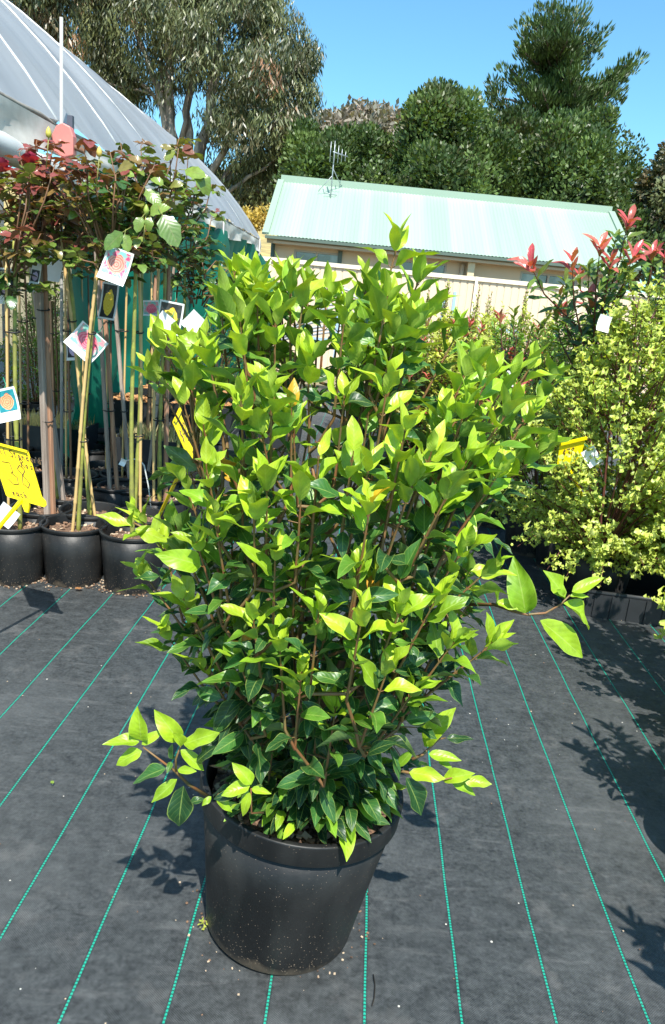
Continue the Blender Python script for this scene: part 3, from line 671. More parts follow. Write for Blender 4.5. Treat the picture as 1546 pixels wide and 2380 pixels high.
# edge rail and hem, flap of loose film, rolled side curtain
ex = TC + TA
hemm = mat('plastic_hem', (.33, .30, .25), .7, noise=.8, nscale=6, col2=(.12, .10, .08))
mb = MB(); mb.tube([Vector((ex + YAW * y, y, TZ - .01 + .008 * math.sin(y * 9))) - org for y in np.linspace(Y0, Y1, 60)], .014, 6); mb.build('edge_rail', hemm, tunnel)
flapm = mat('dirty_film', (.62, .60, .55), .5, noise=.7, nscale=3, col2=(.40, .36, .30))
vs = []; ny = 150
for j in range(ny + 1):
    y = Y0 + (Y1 + .1 - Y0) * j / ny
    for i in range(6):
        q = i / 5; wv = .03 * math.sin(y * 7 + q * 3) + .05 * mnoise.noise(Vector((y * 2, q * 2, 1)))
        vs.append(Vector((ex + YAW * y + .015 + wv * q, y, TZ - .02 - q * (.15 + .03 * math.sin(y * 2.1)))) - org)
mb = MB(); mb.add(vs, [(j * 6 + i, j * 6 + i + 1, (j + 1) * 6 + i + 1, (j + 1) * 6 + i) for j in range(ny) for i in range(5)], 0, True); mb.build('loose_hem', flapm, tunnel)
mb = MB(); n_ = 60
mb.tube([Vector((ex + .05 + YAW * y, y, TZ - .27 - .015 * math.sin(y * 3))) - org for y in np.linspace(Y0, 5.6, n_)], [.062 + .008 * math.sin(k * 1.7) for k in range(n_)], 12)
mb.build('rolled_curtain', mat('rolled_film', (.66, .66, .62), .35, noise=.5, nscale=5, col2=(.50, .50, .46)), tunnel)
# side posts
for k, y in enumerate([0.6, 2.6, 4.62, 7.0, 9.4, 12.3]):
    mb = MB(); top = 2.72 if k == 2 else TZ + (.12 if k == 3 else .0)
    mb.tube([Vector((ex + .03 + YAW * y, y, 0)) - org, Vector((ex + .03 + YAW * y, y, top)) - org], .0095, 10); mb.build('side_post', mat('dull_white_pipe', (.40, .39, .37), .6), tunnel)
p_ = at(545, 600, Y=11.0)
mb = MB(); mb.tube([Vector((p_.x, 11.0, 0)) - org, Vector((p_.x, 11, 2.22)) - org], .024, 8); mb.build('side_post', wpipe, tunnel)
# far end hoops bracing
mb = MB(); mb.tube([Vector((TC + YAW * 12.4, 12.4, 0)) - org, Vector((TC + YAW * 12.4, 12.4, TCZ + TR)) - org], .03, 8); mb.build('end_post', steel, tunnel)

# crank unit on the post (salmon pink casing, brown rod)
wp = at(150, 332, Y=4.5)
wi = empty('curtain_crank', wp); tag(wi, 'salmon pink crank casing on a brown rod fixed to the tunnel post', 'crank')
pk = mat('salmon_plastic', (.70, .24, .20), .45, noise=.4, nscale=15, col2=(.62, .18, .16)); rust = mat('rusty_rod', (.30, .15, .09), .8, noise=.6, nscale=20)
mb = MB(); q = [(-.045, -.05), (-.05, .03), (-.03, .075), (.0, .09), (.035, .075), (.05, .03), (.05, -.06), (.0, -.075)]
q = [(a * 1.15, b_ * 1.05) for a, b_ in q]
mb.add([(x, -.03, z) for x, z in q] + [(x, .03, z) for x, z in q], [tuple(range(8)), tuple(range(15, 7, -1))] + [(i, i + 8, (i + 1) % 8 + 8, (i + 1) % 8) for i in range(8)])
cs = mb.build('casing', pk, wi); bv = cs.modifiers.new('b', 'BEVEL'); bv.width = .006; bv.segments = 2
mb = MB(); mb.tube([(-.012, -.036, .0), (-.012, -.03, .0)], .012, 10); mb.build('bolt', pk, wi)
mb = MB(); mb.bar((0, 0, -.07), (.005, 0, -.16), .022, .012); mb.build('handle_strap', mat('orange_strap', (.75, .36, .22), .6), wi)
mb = MB(); mb.tube([(-.16, .0, .055), (0, .0, .0), (.11, 0, -.035)], .013, 8); mb.build('rod', rust, wi)
mb = MB(); mb.box((.015, .05, .11), (.03, .03, .07)); mb.build('clamp', mat('dark_clamp', (.08, .09, .12), .5), wi)
# blue rope at the left border
rp = at(4, 293, Y=4.0); mb = MB()
for k in range(4): mb.tube([rp + Vector((.018 * math.cos(a) - .02 + .004 * k, .02 * math.sin(a), .02 * math.sin(a * 2) - .045 + k * .022)) for a in np.linspace(0, 6.0, 10)], .006, 5)
ro = mb.build('blue_rope', mat('blue_rope', (.05, .28, .55), .7, noise=.8, nscale=120, col2=(.5, .6, .65))); tag(ro, 'blue and white rope coil tied on the curtain roll at the left border', 'rope')

# ---- green shade cloth --------------------------------------------------------
clm = bpy.data.materials.new('shade_cloth'); clm.use_nodes = True
def _cl():
    t = clm.node_tree; n = t.nodes; l = t.links; b = n['Principled BSDF']; out = n['Material Output']; b.inputs['Roughness'].default_value = .6
    tc = n.new('ShaderNodeTexCoord'); a = n.new('ShaderNodeTexNoise'); a.inputs['Scale'].default_value = 2.5; a.inputs['Detail'].default_value = 5; l.new(tc.outputs['Object'], a.inputs['Vector'])
    c = n.new('ShaderNodeValToRGB'); c.color_ramp.elements[0].position = .35; c.color_ramp.elements[1].position = .68
    c.color_ramp.elements[0].color = (.0, .10, .06, 1); c.color_ramp.elements[1].color = (.0, .19, .12, 1); l.new(a.outputs['Fac'], c.inputs[0]); l.new(c.outputs[0], b.inputs['Base Color'])
    tr = n.new('ShaderNodeBsdfTranslucent'); tr.inputs[0].default_value = (.0, .22, .13, 1); m1 = n.new('ShaderNodeMixShader'); m1.inputs[0].default_value = .25
    l.new(b.outputs[0], m1.inputs[1]); l.new(tr.outputs[0], m1.inputs[2]); l.new(m1.outputs[0], out.inputs[0])
_cl()
vs = []; ny, nz = 220, 26; ya, yb = 4.75, 12.55
for j in range(ny + 1):
    y = ya + (yb - ya) * j / ny
    for i in range(nz + 1):
        q = i / nz; z = (TZ - .13) * (1 - q) + .05 * q
        amp = .03 + .10 * q
        x = ex - .02 + YAW * y + amp * math.sin(y * 6 + 1.5 * math.sin(y * 2.2) + q) + .10 * mnoise.noise(Vector((y * 1.3, z * 1.6, 2))) + .05 * mnoise.noise(Vector((y * 4, z * 4, 6)))
        if y > 10.6: x += (y - 10.6) * .13 * math.sin(min(1, q * 1.6) * math.pi * .8) + .06 * mnoise.noise(Vector((y * 5, z * 3, 8)))
        vs.append((x, y + .03 * math.sin(z * 9), z))
mb = MB(); mb.add(vs, [(j * (nz + 1) + i, j * (nz + 1) + i + 1, (j + 1) * (nz + 1) + i + 1, (j + 1) * (nz + 1) + i) for j in range(ny) for i in range(nz)], 0, True)
cl = mb.build('shade_cloth', clm); tag(cl, 'long wavy green shade cloth hanging along the side of the plastic tunnel', 'shade cloth')

# ================================================================== POTS, SOIL
def pot_mat():
    m = mat('black_pot_plastic', (.014, .0145, .015), .45, spec=.32); t = m.node_tree; n = t.nodes; l = t.links; b = n['Principled BSDF']
    tc = n.new('ShaderNodeTexCoord'); P = tc.outputs['Object']; sx = n.new('ShaderNodeSeparateXYZ'); l.new(P, sx.inputs[0])
    vo = n.new('ShaderNodeTexVoronoi'); vo.inputs['Scale'].default_value = 190; l.new(P, vo.inputs['Vector']); sc = n.new('ShaderNodeSeparateColor'); l.new(vo.outputs['Color'], sc.inputs[0])
    def M(op, a, bb):
        x = n.new('ShaderNodeMath'); x.operation = op
        for i, v in enumerate((a, bb)):
            if hasattr(v, 'is_linked'): l.new(v, x.inputs[i])
            else: x.inputs[i].default_value = v
        return x.outputs[0]
    # splashed soil specks, crowded towards the base
    low = n.new('ShaderNodeMapRange'); l.new(sx.outputs[2], low.inputs[0]); low.inputs[1].default_value = .0; low.inputs[2].default_value = .16; low.inputs[3].default_value = .95; low.inputs[4].default_value = .5
    rad_ = M('MULTIPLY', sc.outputs[1], M('MULTIPLY', low.outputs[0], .36)); spk = M('MULTIPLY', M('LESS_THAN', vo.outputs['Distance'], rad_), M('LESS_THAN', sc.outputs[0], low.outputs[0]))
    no = n.new('ShaderNodeTexNoise'); no.inputs['Scale'].default_value = 9; no.inputs['Detail'].default_value = 6; mp = n.new('ShaderNodeMapping'); mp.inputs['Scale'].default_value = (1, 1, .35); l.new(P, mp.inputs[0]); l.new(mp.outputs[0], no.inputs['Vector'])
    cr = n.new('ShaderNodeValToRGB'); cr.color_ramp.elements[0].position = .4; cr.color_ramp.elements[1].position = .75; cr.color_ramp.elements[0].color = (.008, .0085, .009, 1); cr.color_ramp.elements[1].color = (.030, .030, .029, 1); l.new(no.outputs['Fac'], cr.inputs[0])
    mx = n.new('ShaderNodeMix'); mx.data_type = 'RGBA'; l.new(M('MULTIPLY', spk, .75), mx.inputs[0]); l.new(cr.outputs[0], mx.inputs[6]); mx.inputs[7].default_value = (.27, .20, .14, 1)
    # crust of dried mud round the foot
    cl_ = n.new('ShaderNodeMapRange'); l.new(M('ADD', sx.outputs[2], M('MULTIPLY', M('SUBTRACT', no.outputs['Fac'], .5), .12)), cl_.inputs[0]); cl_.inputs[1].default_value = .0; cl_.inputs[2].default_value = .018; cl_.inputs[3].default_value = .6; cl_.inputs[4].default_value = 0
    mx2 = n.new('ShaderNodeMix'); mx2.data_type = 'RGBA'; l.new(cl_.outputs[0], mx2.inputs[0]); l.new(mx.outputs[2], mx2.inputs[6]); mx2.inputs[7].default_value = (.13, .10, .07, 1)
    l.new(mx2.outputs[2], b.inputs['Base Color'])
    bp = n.new('ShaderNodeBump'); bp.inputs['Strength'].default_value = .15; bp.inputs['Distance'].default_value = .004; nb_ = n.new('ShaderNodeTexNoise'); nb_.inputs['Scale'].default_value = 60; l.new(P, nb_.inputs['Vector']); l.new(nb_.outputs['Fac'], bp.inputs['Height']); l.new(bp.outputs[0], b.inputs['Normal'])
    return m
POT = pot_mat()
SOIL = mat('bark_mix', (.26, .15, .09), .95, noise=.9, nscale=90, col2=(.045, .03, .022), bump=.8, bscale=120)
CHIP = mat('bark_chip', (.34, .20, .12), .9, noise=.8, nscale=40, col2=(.10, .06, .04)); CHIP2 = mat('pale_chip', (.50, .38, .26), .9)
def make_pot(parent, rt_=.15, rb=.126, h=.28, tilt=0, n=36, lip=.016, holes=True):
    m = MB(); w_ = .004
    body = [(rb, 0), (rb + .002, .003), (rb + (rt_ - rb) * .1, h * .08), (rb + (rt_ - rb) * .5, h * .5), (rb + (rt_ - rb) * .9, h - lip)]
    m.lathe([(0, .004)] + [(rb * .96, 0)] + body + [(rt_ - .008, h - lip)], n)
    inner = [(rt_ - .02, h - .004), (rt_ - .026, h - lip - .03), (rb - .004, .02), (0, .02)]
    pot = m.build('pot', POT, parent)
    m = MB(); m.lathe([(rt_ - .010, h - lip - .001), (rt_ + .0015, h - lip - .0008), (rt_ + .0025, h - lip), (rt_ + .003, h - lip + .001), (rt_ + .005, h - .005), (rt_ + .0048, h - .0025), (rt_ + .003, h - .0005), (rt_ + .001, h), (rt_ - .006, h), (rt_ - .008, h - .001), (rt_ - .009, h - .004), (rb + (rt_ - rb) * .62 - .012, h * .62)], n)
    m.build('rim', POT, pot)
    if holes:
        m = MB()
        for k in range(8):
            a = 2 * math.pi * k / 8 + .2; m.box((math.cos(a) * (rb + .0005), math.sin(a) * (rb + .0005), .013), (.004, .024, .012), Matrix.Rotation(a, 3, 'Z'))
        m.build('drain_hole', mat('hole_black', (.004, .004, .004), .9), pot)
    return pot
def make_soil(parent, r, z, seed=0, chips=120, name='potting_mix', mats=None):
    m = MB(); rr = random.Random(seed); vs = [(0, 0, z + .008)]; rings = 7; n = 28
    for j in range(1, rings + 1):
        for k in range(n):
            a = 2 * math.pi * k / n; q = r * j / rings
            vs.append((q * math.cos(a), q * math.sin(a), z + .016 * mnoise.noise(Vector((q * math.cos(a) * 14 + seed, q * math.sin(a) * 14, 0))) + (.01 * (1 - j / rings))))
    fs = [(0, 1 + k, 1 + (k + 1) % n) for k in range(n)]
    for j in range(rings - 1):
        for k in range(n): a, b_ = 1 + j * n, 1 + (j + 1) * n; fs.append((a + k, b_ + k, b_ + (k + 1) % n, a + (k + 1) % n))
    m.add(vs, fs, 0, True)
    for _ in range(chips):
        a, q = rr.uniform(0, 6.28), r * math.sqrt(rr.random()) * .96; s_ = rr.uniform(.4, 1.3)
        rot = Matrix.Rotation(rr.uniform(0, 6), 3, 'Z') @ Matrix.Rotation(rr.uniform(-.7, .7), 3, 'X') @ Matrix.Rotation(rr.uniform(-.7, .7), 3, 'Y')
        m.box((q * math.cos(a), q * math.sin(a), z + .008), (.017 * s_, .010 * s_, .005 * s_), rot, 1 if rr.random() < .72 else 2)
    return m.build(name, mats or [SOIL, CHIP, CHIP2], parent)

# ================================================================== STANDARD ROSES
bamboo = mat('bamboo', (.70, .48, .20), .5, noise=.4, nscale=8, col2=(.55, .36, .14), stretch=(8, 8, .6)); hardw = mat('hardwood_stake', (.42, .35, .29), .85, noise=.8, nscale=22, col2=(.20, .15, .12), stretch=(2, 2, .12), bump=.4)
redw = mat('red_hardwood', (.50, .28, .17), .85, noise=.8, nscale=22, col2=(.28, .14, .08), stretch=(2, 2, .12)); gstem = mat('rose_stem', (.36, .38, .06), .5, noise=.8, nscale=14, col2=(.18, .17, .06)); tiem = mat('black_tie', (.01, .01, .01), .5); gtie = mat('green_tie', (.02, .30, .18), .5); brst = mat('brown_stem', (.20, .10, .05), .6)
LM_rose = leaf_mat('rose_leaf', [(0, (.25, .065, .055)), (.14, (.18, .07, .04)), (.3, (.22, .145, .045)), (.5, (.20, .29, .05)), (1, (.045, .12, .03))], under=(.28, .18, .10), trans=.22, rough=.26, spec=.6, veincol=(.25, .22, .10), tcol=1.3)
LT_rose = [leaf_template(np.random.default_rng(k), W=.66, curl=.3, fold=.25, wave=.12, tip=.7, base=.55, nt_=7, ns=3, serr=.08) for k in range(8)]
petal = {}
def bloom(parent, p, r, colr, seed=0):
    rr = random.Random(seed); L_ = Leaves()
    for k in range(16):
        a = k * 2.4; e = .15 + k / 16 * 1.2; d = Vector((math.cos(a) * math.cos(e), math.sin(a) * math.cos(e), math.sin(e)))
        L_.add(Vector(p) + d * r * .1, d, Vector((-d.x * d.z, -d.y * d.z, 1 - d.z * d.z)) * 1.0 + Vector((0, 0, .01)), r * rr.uniform(.8, 1.1), (rr.random(), rr.random()))
    m_ = petal.setdefault(colr, leaf_mat('petal', [(0, colr), (1, tuple(c * .8 for c in colr))], trans=.3, rough=.6, vein=False))
    return L_.build('bloom', m_, parent, [leaf_template(np.random.default_rng(99), W=1.0, curl=-.35, fold=.35, wave=.1, tip=.25, base=.5, nt_=6, ns=5)])
PH = .28
def stick(parent, org, a, b_, kind, seed=0, bent=0):
    """one stake or stem from a (base) to b_ (top)"""
    rr = random.Random(seed); a, b_ = Vector(a), Vector(b_); m = MB()
    n = 9; pts = []
    for i in range(n):
        q = i / (n - 1); pts.append(a.lerp(b_, q) - org + Vector((math.sin(q * 3 + seed), math.cos(q * 4 + seed), 0)) * bent * math.sin(q * math.pi))
    if kind == 'bamboo':
        P = []; RR = []
        for i in range(n - 1):
            for q, r_ in ((0, .0088), (.08, .0076), (.92, .0074), (.97, .009)): P.append(pts[i].lerp(pts[i + 1], q)); RR.append(r_)
        m.tube(P, RR, 7); return m.build('bamboo_stake', bamboo, parent)
    if kind == 'bambs': m.tube(pts, .0065, 6); return m.build('bamboo_stake', bamboo, parent)
    if kind in ('hard', 'hard2', 'red'):
        m.bar(pts[0], pts[-1], .027 if kind == 'hard' else .019, .027 if kind == 'hard' else .019); o = m.build('timber_stake', redw if kind == 'red' else hardw, parent); bv_ = o.modifiers.new('b', 'BEVEL'); bv_.width = .002; return o
    P = []; RR = []; N2 = 26
    for i in range(N2):
        q = i / (N2 - 1); j = min(n - 2, int(q * (n - 1))); f = q * (n - 1) - j
        P.append(pts[j].lerp(pts[j + 1], f)); RR.append((.0105 if kind == 'stem' else .007) * (1 - .25 * q) * (1.25 if rr.random() < .14 else 1))
    m.tube(P, RR, 7); return m.build('stem', gstem if kind == 'stem' else brst, parent)
def rose_head(parent, org, c, rx, ry, rz, nsh, seed, red=.5, leaf=.055):
    r = random.Random(seed); L_ = Leaves(); m = MB(); c = Vector(c)
    cen = c - Vector((0, 0, rz * .9))
    for k in range(nsh):
        a = r.uniform(0, 6.28); zz = r.uniform(-1, 1) if r.random() < .8 else r.uniform(.5, 1); q = r.random() ** .4
        s_ = math.sqrt(max(0, 1 - zz * zz * .8)); T_ = c + Vector((rx * q * s_ * math.cos(a), ry * q * s_ * math.sin(a), rz * zz * q))
        B_ = cen.lerp(T_, .25) + Vector((0, 0, rz * .1)); mid = B_.lerp(T_, .55) + Vector((r.uniform(-1, 1), r.uniform(-1, 1), .4)) * .04
        m.tube([B_ - org, mid - org, T_ - org], [.005, .0035, .002], 5)
        redness = min(1, max(0, red - .17 + .5 * zz * q + r.gauss(0, .26)))
        for n_, t in enumerate((.5, .72, .88, 1.0)):
            p = B_.lerp(mid, t / .55) if t < .55 else mid.lerp(T_, (t - .55) / .45)
            # a compound leaf of 5 leaflets
            ra = n_ * 2.4 + r.uniform(0, 1); pd = Vector((math.cos(ra), math.sin(ra), r.uniform(-.25, .7))).normalized()
            tn = min(1, max(0, 1.0 - redness - .22 * (t - .6) + r.gauss(0, .12) + (.25 if t < .6 else 0)))
            pe = r.uniform(.055, .10) * (1.15 - .35 * t); side = pd.cross(Vector((0, 0, 1))).normalized(); upn = side.cross(pd)
            m.tube([p - org, p + pd * pe - org], .0014, 3, cap=False)
            nl = leaf * r.uniform(.8, 1.25) * (1.1 - .3 * t)
            for (f, sd, dr) in ((1, 0, 1), (.72, 1, .3), (.72, -1, .3), (.4, 1, .25), (.4, -1, .25)):
                if f == .4 and r.random() < .45: continue
                d = (pd * dr + side * sd * .9).normalized() + Vector((0, 0, r.uniform(-.55, .15)))
                L_.add(p + pd * pe * f - org, d, upn + Vector((r.uniform(-.5, .5), r.uniform(-.5, .5), r.uniform(0, .5))), nl * (1 if dr == 1 else .8), (tn, r.random()))
    m.build('twigs', brst, parent)
    return L_.build('foliage', LM_rose, parent, LT_rose, seed=seed)
def rose(px, py, sticks, head, label, seed, red=.5, red2=None, soilchips=60, extra=None, rt_=.15):
    """px,py: rim centre in the reference frame, sticks: (kind, top x, top y, base dx)"""
    rp_ = at(px, py, z=PH); org = Vector((rp_.x, rp_.y, 0)); t = empty('standard_rose', org)
    tag(t, label, 'potted rose', 'standard roses in black pots')
    make_pot(t, rt_); make_soil(t, rt_ - .021, .235, seed, soilchips)
    k = 0
    for (kind, tx, ty, dx) in sticks:
        k += 1; b_ = org + Vector((dx, .01 * k - .02, .22)); Tp = at(tx, ty, Y=org.y + .02 * k - .02)
        stick(t, org, b_, Tp, kind, seed * 7 + k, bent=.012 if kind in ('stem', 'bamboo', 'brown') else 0)
    # ties round the sticks
    if len(sticks) > 1:
        for q in (.35, .72):
            ps = [(org + Vector((s_[3], 0, .22))).lerp(at(s_[1], s_[2], Y=org.y), q) - org for s_ in sticks[:2]]
            c = (ps[0] + ps[1]) / 2; hw = abs(ps[0].x - ps[1].x) / 2 + .016
            if hw < .06:
                m = MB(); m.tube([c + Vector((hw * math.cos(a), .02 * math.sin(a), .004 * math.sin(a))) for a in np.linspace(0, 6.283, 13)], .0035, 5); m.build('tie', tiem, t)
    if head:
        hx, hy, rx, rz, nsh, leaf = head; c = at(hx, hy, Y=org.y + (extra or 0)); rose_head(t, org, c, rx, rx * .62, rz, nsh, seed, red, leaf)
    return t
# front row
rose(32, 1210, [('bambs', 14, 578, -.02), ('stem', 34, 560, .03)], (20, 496, .26, 0.367, 24, 0.068), 'standard rose in the front row at the left border, deep red young leaves', 1, .75)
rose(172, 1215, [('bamboo', 234, 556, -.005), ('stem', 228, 590, .02)], (262, 506, .26, 0.336, 27, 0.072), 'front row standard rose with crossing bamboo cane and green stem, tag with a coral bloom', 2, .6)
rose(310, 1231, [('stem', 316, 600, 0)], (318, 586, .1, 0.123, 12, 0.055), 'front row standard rose whose pot is half covered by the large shrub', 3, .4)
# second row
rose(99, 1177, [('hard', 85, 500, .03), ('red', 100, 520, .055)], (90, 456, .25, 0.306, 21, 0.066), 'standard rose on a thick grey hardwood stake behind the yellow price sign', 4, .8)
rose(211, 1183, [('bamboo', 140, 549, .03), ('stem', 152, 545, .0)], (150, 496, .22, 0.291, 17, 0.061), 'standard rose with a bamboo cane leaning left, second row between two front pots', 5, .55)
rose(320, 1196, [('bamboo', 322, 560, .02), ('stem', 330, 600, -.015)], (340, 476, .26, 0.336, 25, 0.072), 'standard rose on the straight yellow bamboo cane beside the large shrub', 6, .35)
# third row and beyond
rose(149, 1147, [('hard', 66, 547, 0), ('stem', 62, 560, -.03)], (60, 476, .22, 0.276, 16, 0.060), 'standard rose on a pale weathered stake, third row near the left border', 7, .65)
rose(266, 1124, [('hard2', 222, 560, -.02), ('red', 232, 560, .02)], (215, 476, .22, 0.306, 17, 0.060), 'standard rose tied to two dark hardwood stakes in the third row', 8, .7)
rose(248, 1082, [('bambs', 250, 600, 0), ('brown', 262, 600, .03)], (250, 546, .2, 0.244, 12, 0.055), 'standard rose with thin brown stem in the fourth row, ties at mid height', 9, .3)
rose(166, 1100, [('brown', 160, 600, 0), ('bambs', 152, 640, -.03)], (165, 566, .2, 0.230, 12, 0.055), 'standard rose with a dark stem beside the white tunnel post', 10, .3)
rose(103, 1060, [('red', 100, 560, 0)], (105, 566, .2, 0.230, 12, 0.055), 'standard rose on a red brown stake in the fourth row from the front', 11, .4)
rose(372, 1150, [('bamboo', 370, 566, -.03), ('stem', 384, 580, 0), ('red', 392, 600, .03)], (400, 496, .24, 0.306, 21, 0.066), 'standard rose with slanting bamboo canes at the left edge of the large shrub', 12, .35)
rose(345, 1090, [('hard2', 408, 590, 0), ('brown', 420, 600, .03)], (440, 566, .22, 0.276, 16, 0.057), 'rearmost rose with sparse dark leaves against the green shade cloth', 13, .3)
rose(415, 1105, [('stem', 430, 640, 0)], (462, 646, .22, 0.244, 13, 0.055), 'rose with small green leaves just left of the tall shrub top', 14, .1)
rose(18, 1040, [('red', 20, 600, 0), ('bambs', 8, 600, .03)], (5, 586, .2, 0.244, 12, 0.055), 'standard rose at the left border in the rear rows', 15, .4)
rose(292, 1100, [('hard2', 262, 640, .03), ('bambs', 296, 600, -.02)], (300, 575, .2, .14, 12, .06), 'rose with a grey stake leaning left, between the diamond tag and the straight cane', 21, .35)
rose(60, 1085, [('bambs', 44, 600, -.02), ('brown', 56, 590, .02)], (40, 560, .2, .14, 12, .06), 'rose with a thin cane directly behind the yellow price sign', 22, .5)
rose(205, 1040, [('brown', 205, 640, .0), ('bambs', 190, 620, -.03)], (200, 560, .2, .14, 12, .06), 'rose in the rear rows seen between the two crossing canes', 23, .4)
rose(350, 1050, [('bambs', 352, 620, .02), ('red', 362, 640, -.03)], (360, 570, .2, .14, 12, .06), 'rose in the rear rows just right of the straight bamboo cane', 24, .3)
rose(130, 1010, [('red', 118, 700, .0), ('brown', 128, 640, .02)], (122, 570, .2, .14, 10, .06), 'rose in the rear rows on a red brown stake beside the tunnel post', 25, .4)
# big glossy sprays that stand out in front
sp = empty('climbing_rose_spray', (0, 0, 0))
bpy.data.objects.remove(sp)
def pick_rose(i): return [o for o in bpy.data.objects if o.name.startswith('standard_rose')][i]
r2 = bpy.data.objects['standard_rose.001']; r6 = bpy.data.objects['standard_rose.005']
def hero_leaves(parent, items, m, templates, name='large_leaves'):
    L_ = Leaves(); org_ = parent.location; mb_ = MB()
    for (x, y, x2, y2, Y, tn) in items:
        a = at(x, y, Y=Y); b_ = at(x2, y2, Y=Y - .02); d = b_ - a; L_.add(a - org_, d, Vector((.1, -.8, .6)), d.length, (tn, .6))
        mb_.tube([a - org_, a - d * .35 + Vector((0, .03, .0)) - org_], .0015, 4)
    o = L_.build(name, m, parent, templates); mb_.build('leaf_stalk', gstem, o); return o
hero_leaves(r2, [(285, 540, 242, 580, 3.1, .8), (290, 545, 297, 585, 3.1, .55), (330, 505, 318, 540, 3.1, .6), (350, 500, 385, 470, 3.1, .5), (378, 500, 420, 570, 3.05, .8), (350, 505, 342, 535, 3.1, .55), (275, 395, 310, 375, 3.15, .35), (330, 380, 300, 360, 3.15, .3)], LM_rose, LT_rose)
hero_leaves(r6, [(400, 345, 372, 340, 3.4, .35), (405, 350, 385, 372, 3.4, .45), (425, 345, 452, 355, 3.4, .1), (425, 350, 440, 335, 3.4, .1), (430, 395, 480, 405, 3.4, .5), (455, 400, 490, 445, 3.4, .6), (340, 440, 375, 475, 3.4, .6), (380, 430, 352, 410, 3.4, .5), (395, 435, 420, 420, 3.4, .4)], LM_rose, LT_rose)
m = MB(); m.tube([at(395, 460, Y=3.45) - r6.location, at(408, 400, Y=3.42) - r6.location, at(415, 345, Y=3.4) - r6.location], [.004, .003, .002], 5); m.build('long_shoot', brst, r6)
for i, (x, y, par, c) in enumerate([(231, 355, r2, (.62, .45, .10)), (113, 310, r2, (.55, .48, .08)), (340, 490, r6, (.30, .38, .06))]):
    q = at(x, y, Y=3.3) - par.location; m = MB(); m.lathe([(0, -.018), (.010, -.012), (.012, .002), (.007, .016), (0, .026)], 10, q); b_ = m.build('bud', mat('bud%d' % i, c, .5), par)
    m = MB(); m.tube([q - Vector((0, 0, .015)), q - Vector((.01, 0, .13))], .0022, 5); m.build('bud_stalk', gstem, b_)
rs = bpy.data.objects['standard_rose']; r3 = bpy.data.objects['standard_rose.003']
bloom(r3, at(72, 385, Y=3.5) - r3.location, .05, (.42, .03, .08), 1); bloom(rs, at(2, 400, Y=3.4) - rs.location, .05, (.40, .04, .09), 5)
bloom(r3, at(150, 440, Y=3.5) - r3.location, .025, (.60, .55, .40), 4)

# ---- plant tags (flat printed cards) --------------------------------------------
def print_mat(name, c1, c2, bgc, c3=(.85, .8, .8), sc=1.0):
    m = bpy.data.materials.new(name); m.use_nodes = True; t = m.node_tree; n = t.nodes; l = t.links; b = n['Principled BSDF']; b.inputs['Roughness'].default_value = .3
    uv = n.new('ShaderNodeTexCoord'); sxx = n.new('ShaderNodeSeparateXYZ'); l.new(uv.outputs['Generated'], sxx.inputs[0]); cxx = n.new('ShaderNodeCombineXYZ'); l.new(sxx.outputs[0], cxx.inputs[0]); l.new(sxx.outputs[2], cxx.inputs[1]); mp = n.new('ShaderNodeMapping'); mp.inputs['Location'].default_value = (-.5, -.45, 0); l.new(cxx.outputs[0], mp.inputs[0])
    gr = n.new('ShaderNodeTexWave'); gr.wave_type = 'RINGS'; gr.rings_direction = 'SPHERICAL'; gr.inputs['Scale'].default_value = 3.2 * sc; gr.inputs['Distortion'].default_value = 3; gr.inputs['Detail'].default_value = 2; gr.inputs['Detail Scale'].default_value = 3; l.new(mp.outputs[0], gr.inputs[0])
    cr = n.new('ShaderNodeValToRGB'); cr.color_ramp.elements[0].color = (*c1, 1); cr.color_ramp.elements[1].color = (*c2, 1); l.new(gr.outputs['Fac'], cr.inputs[0])
    ln = n.new('ShaderNodeVectorMath'); ln.operation = 'LENGTH'; l.new(mp.outputs[0], ln.inputs[0])
    no = n.new('ShaderNodeTexNoise'); no.inputs['Scale'].default_value = 4; l.new(cxx.outputs[0], no.inputs['Vector'])
    ad = n.new('ShaderNodeMath'); ad.operation = 'MULTIPLY_ADD'; l.new(no.outputs['Fac'], ad.inputs[0]); ad.inputs[1].default_value = .25; l.new(ln.outputs['Value'], ad.inputs[2])
    ls = n.new('ShaderNodeMath'); ls.operation = 'LESS_THAN'; l.new(ad.outputs[0], ls.inputs[0]); ls.inputs[1].default_value = .50
    bgn = n.new('ShaderNodeValToRGB'); bgn.color_ramp.elements[0].position = .45; bgn.color_ramp.elements[1].position = .6; bgn.color_ramp.elements[0].color = (*bgc, 1); bgn.color_ramp.elements[1].color = (*c3, 1); l.new(no.outputs['Fac'], bgn.inputs[0])
    mx = n.new('ShaderNodeMix'); mx.data_type = 'RGBA'; l.new(ls.outputs[0], mx.inputs[0]); l.new(bgn.outputs[0], mx.inputs[6]); l.new(cr.outputs[0], mx.inputs[7]); l.new(mx.outputs[2], b.inputs['Base Color']); return m
cardw = mat('white_card', (.82, .82, .80), .45)
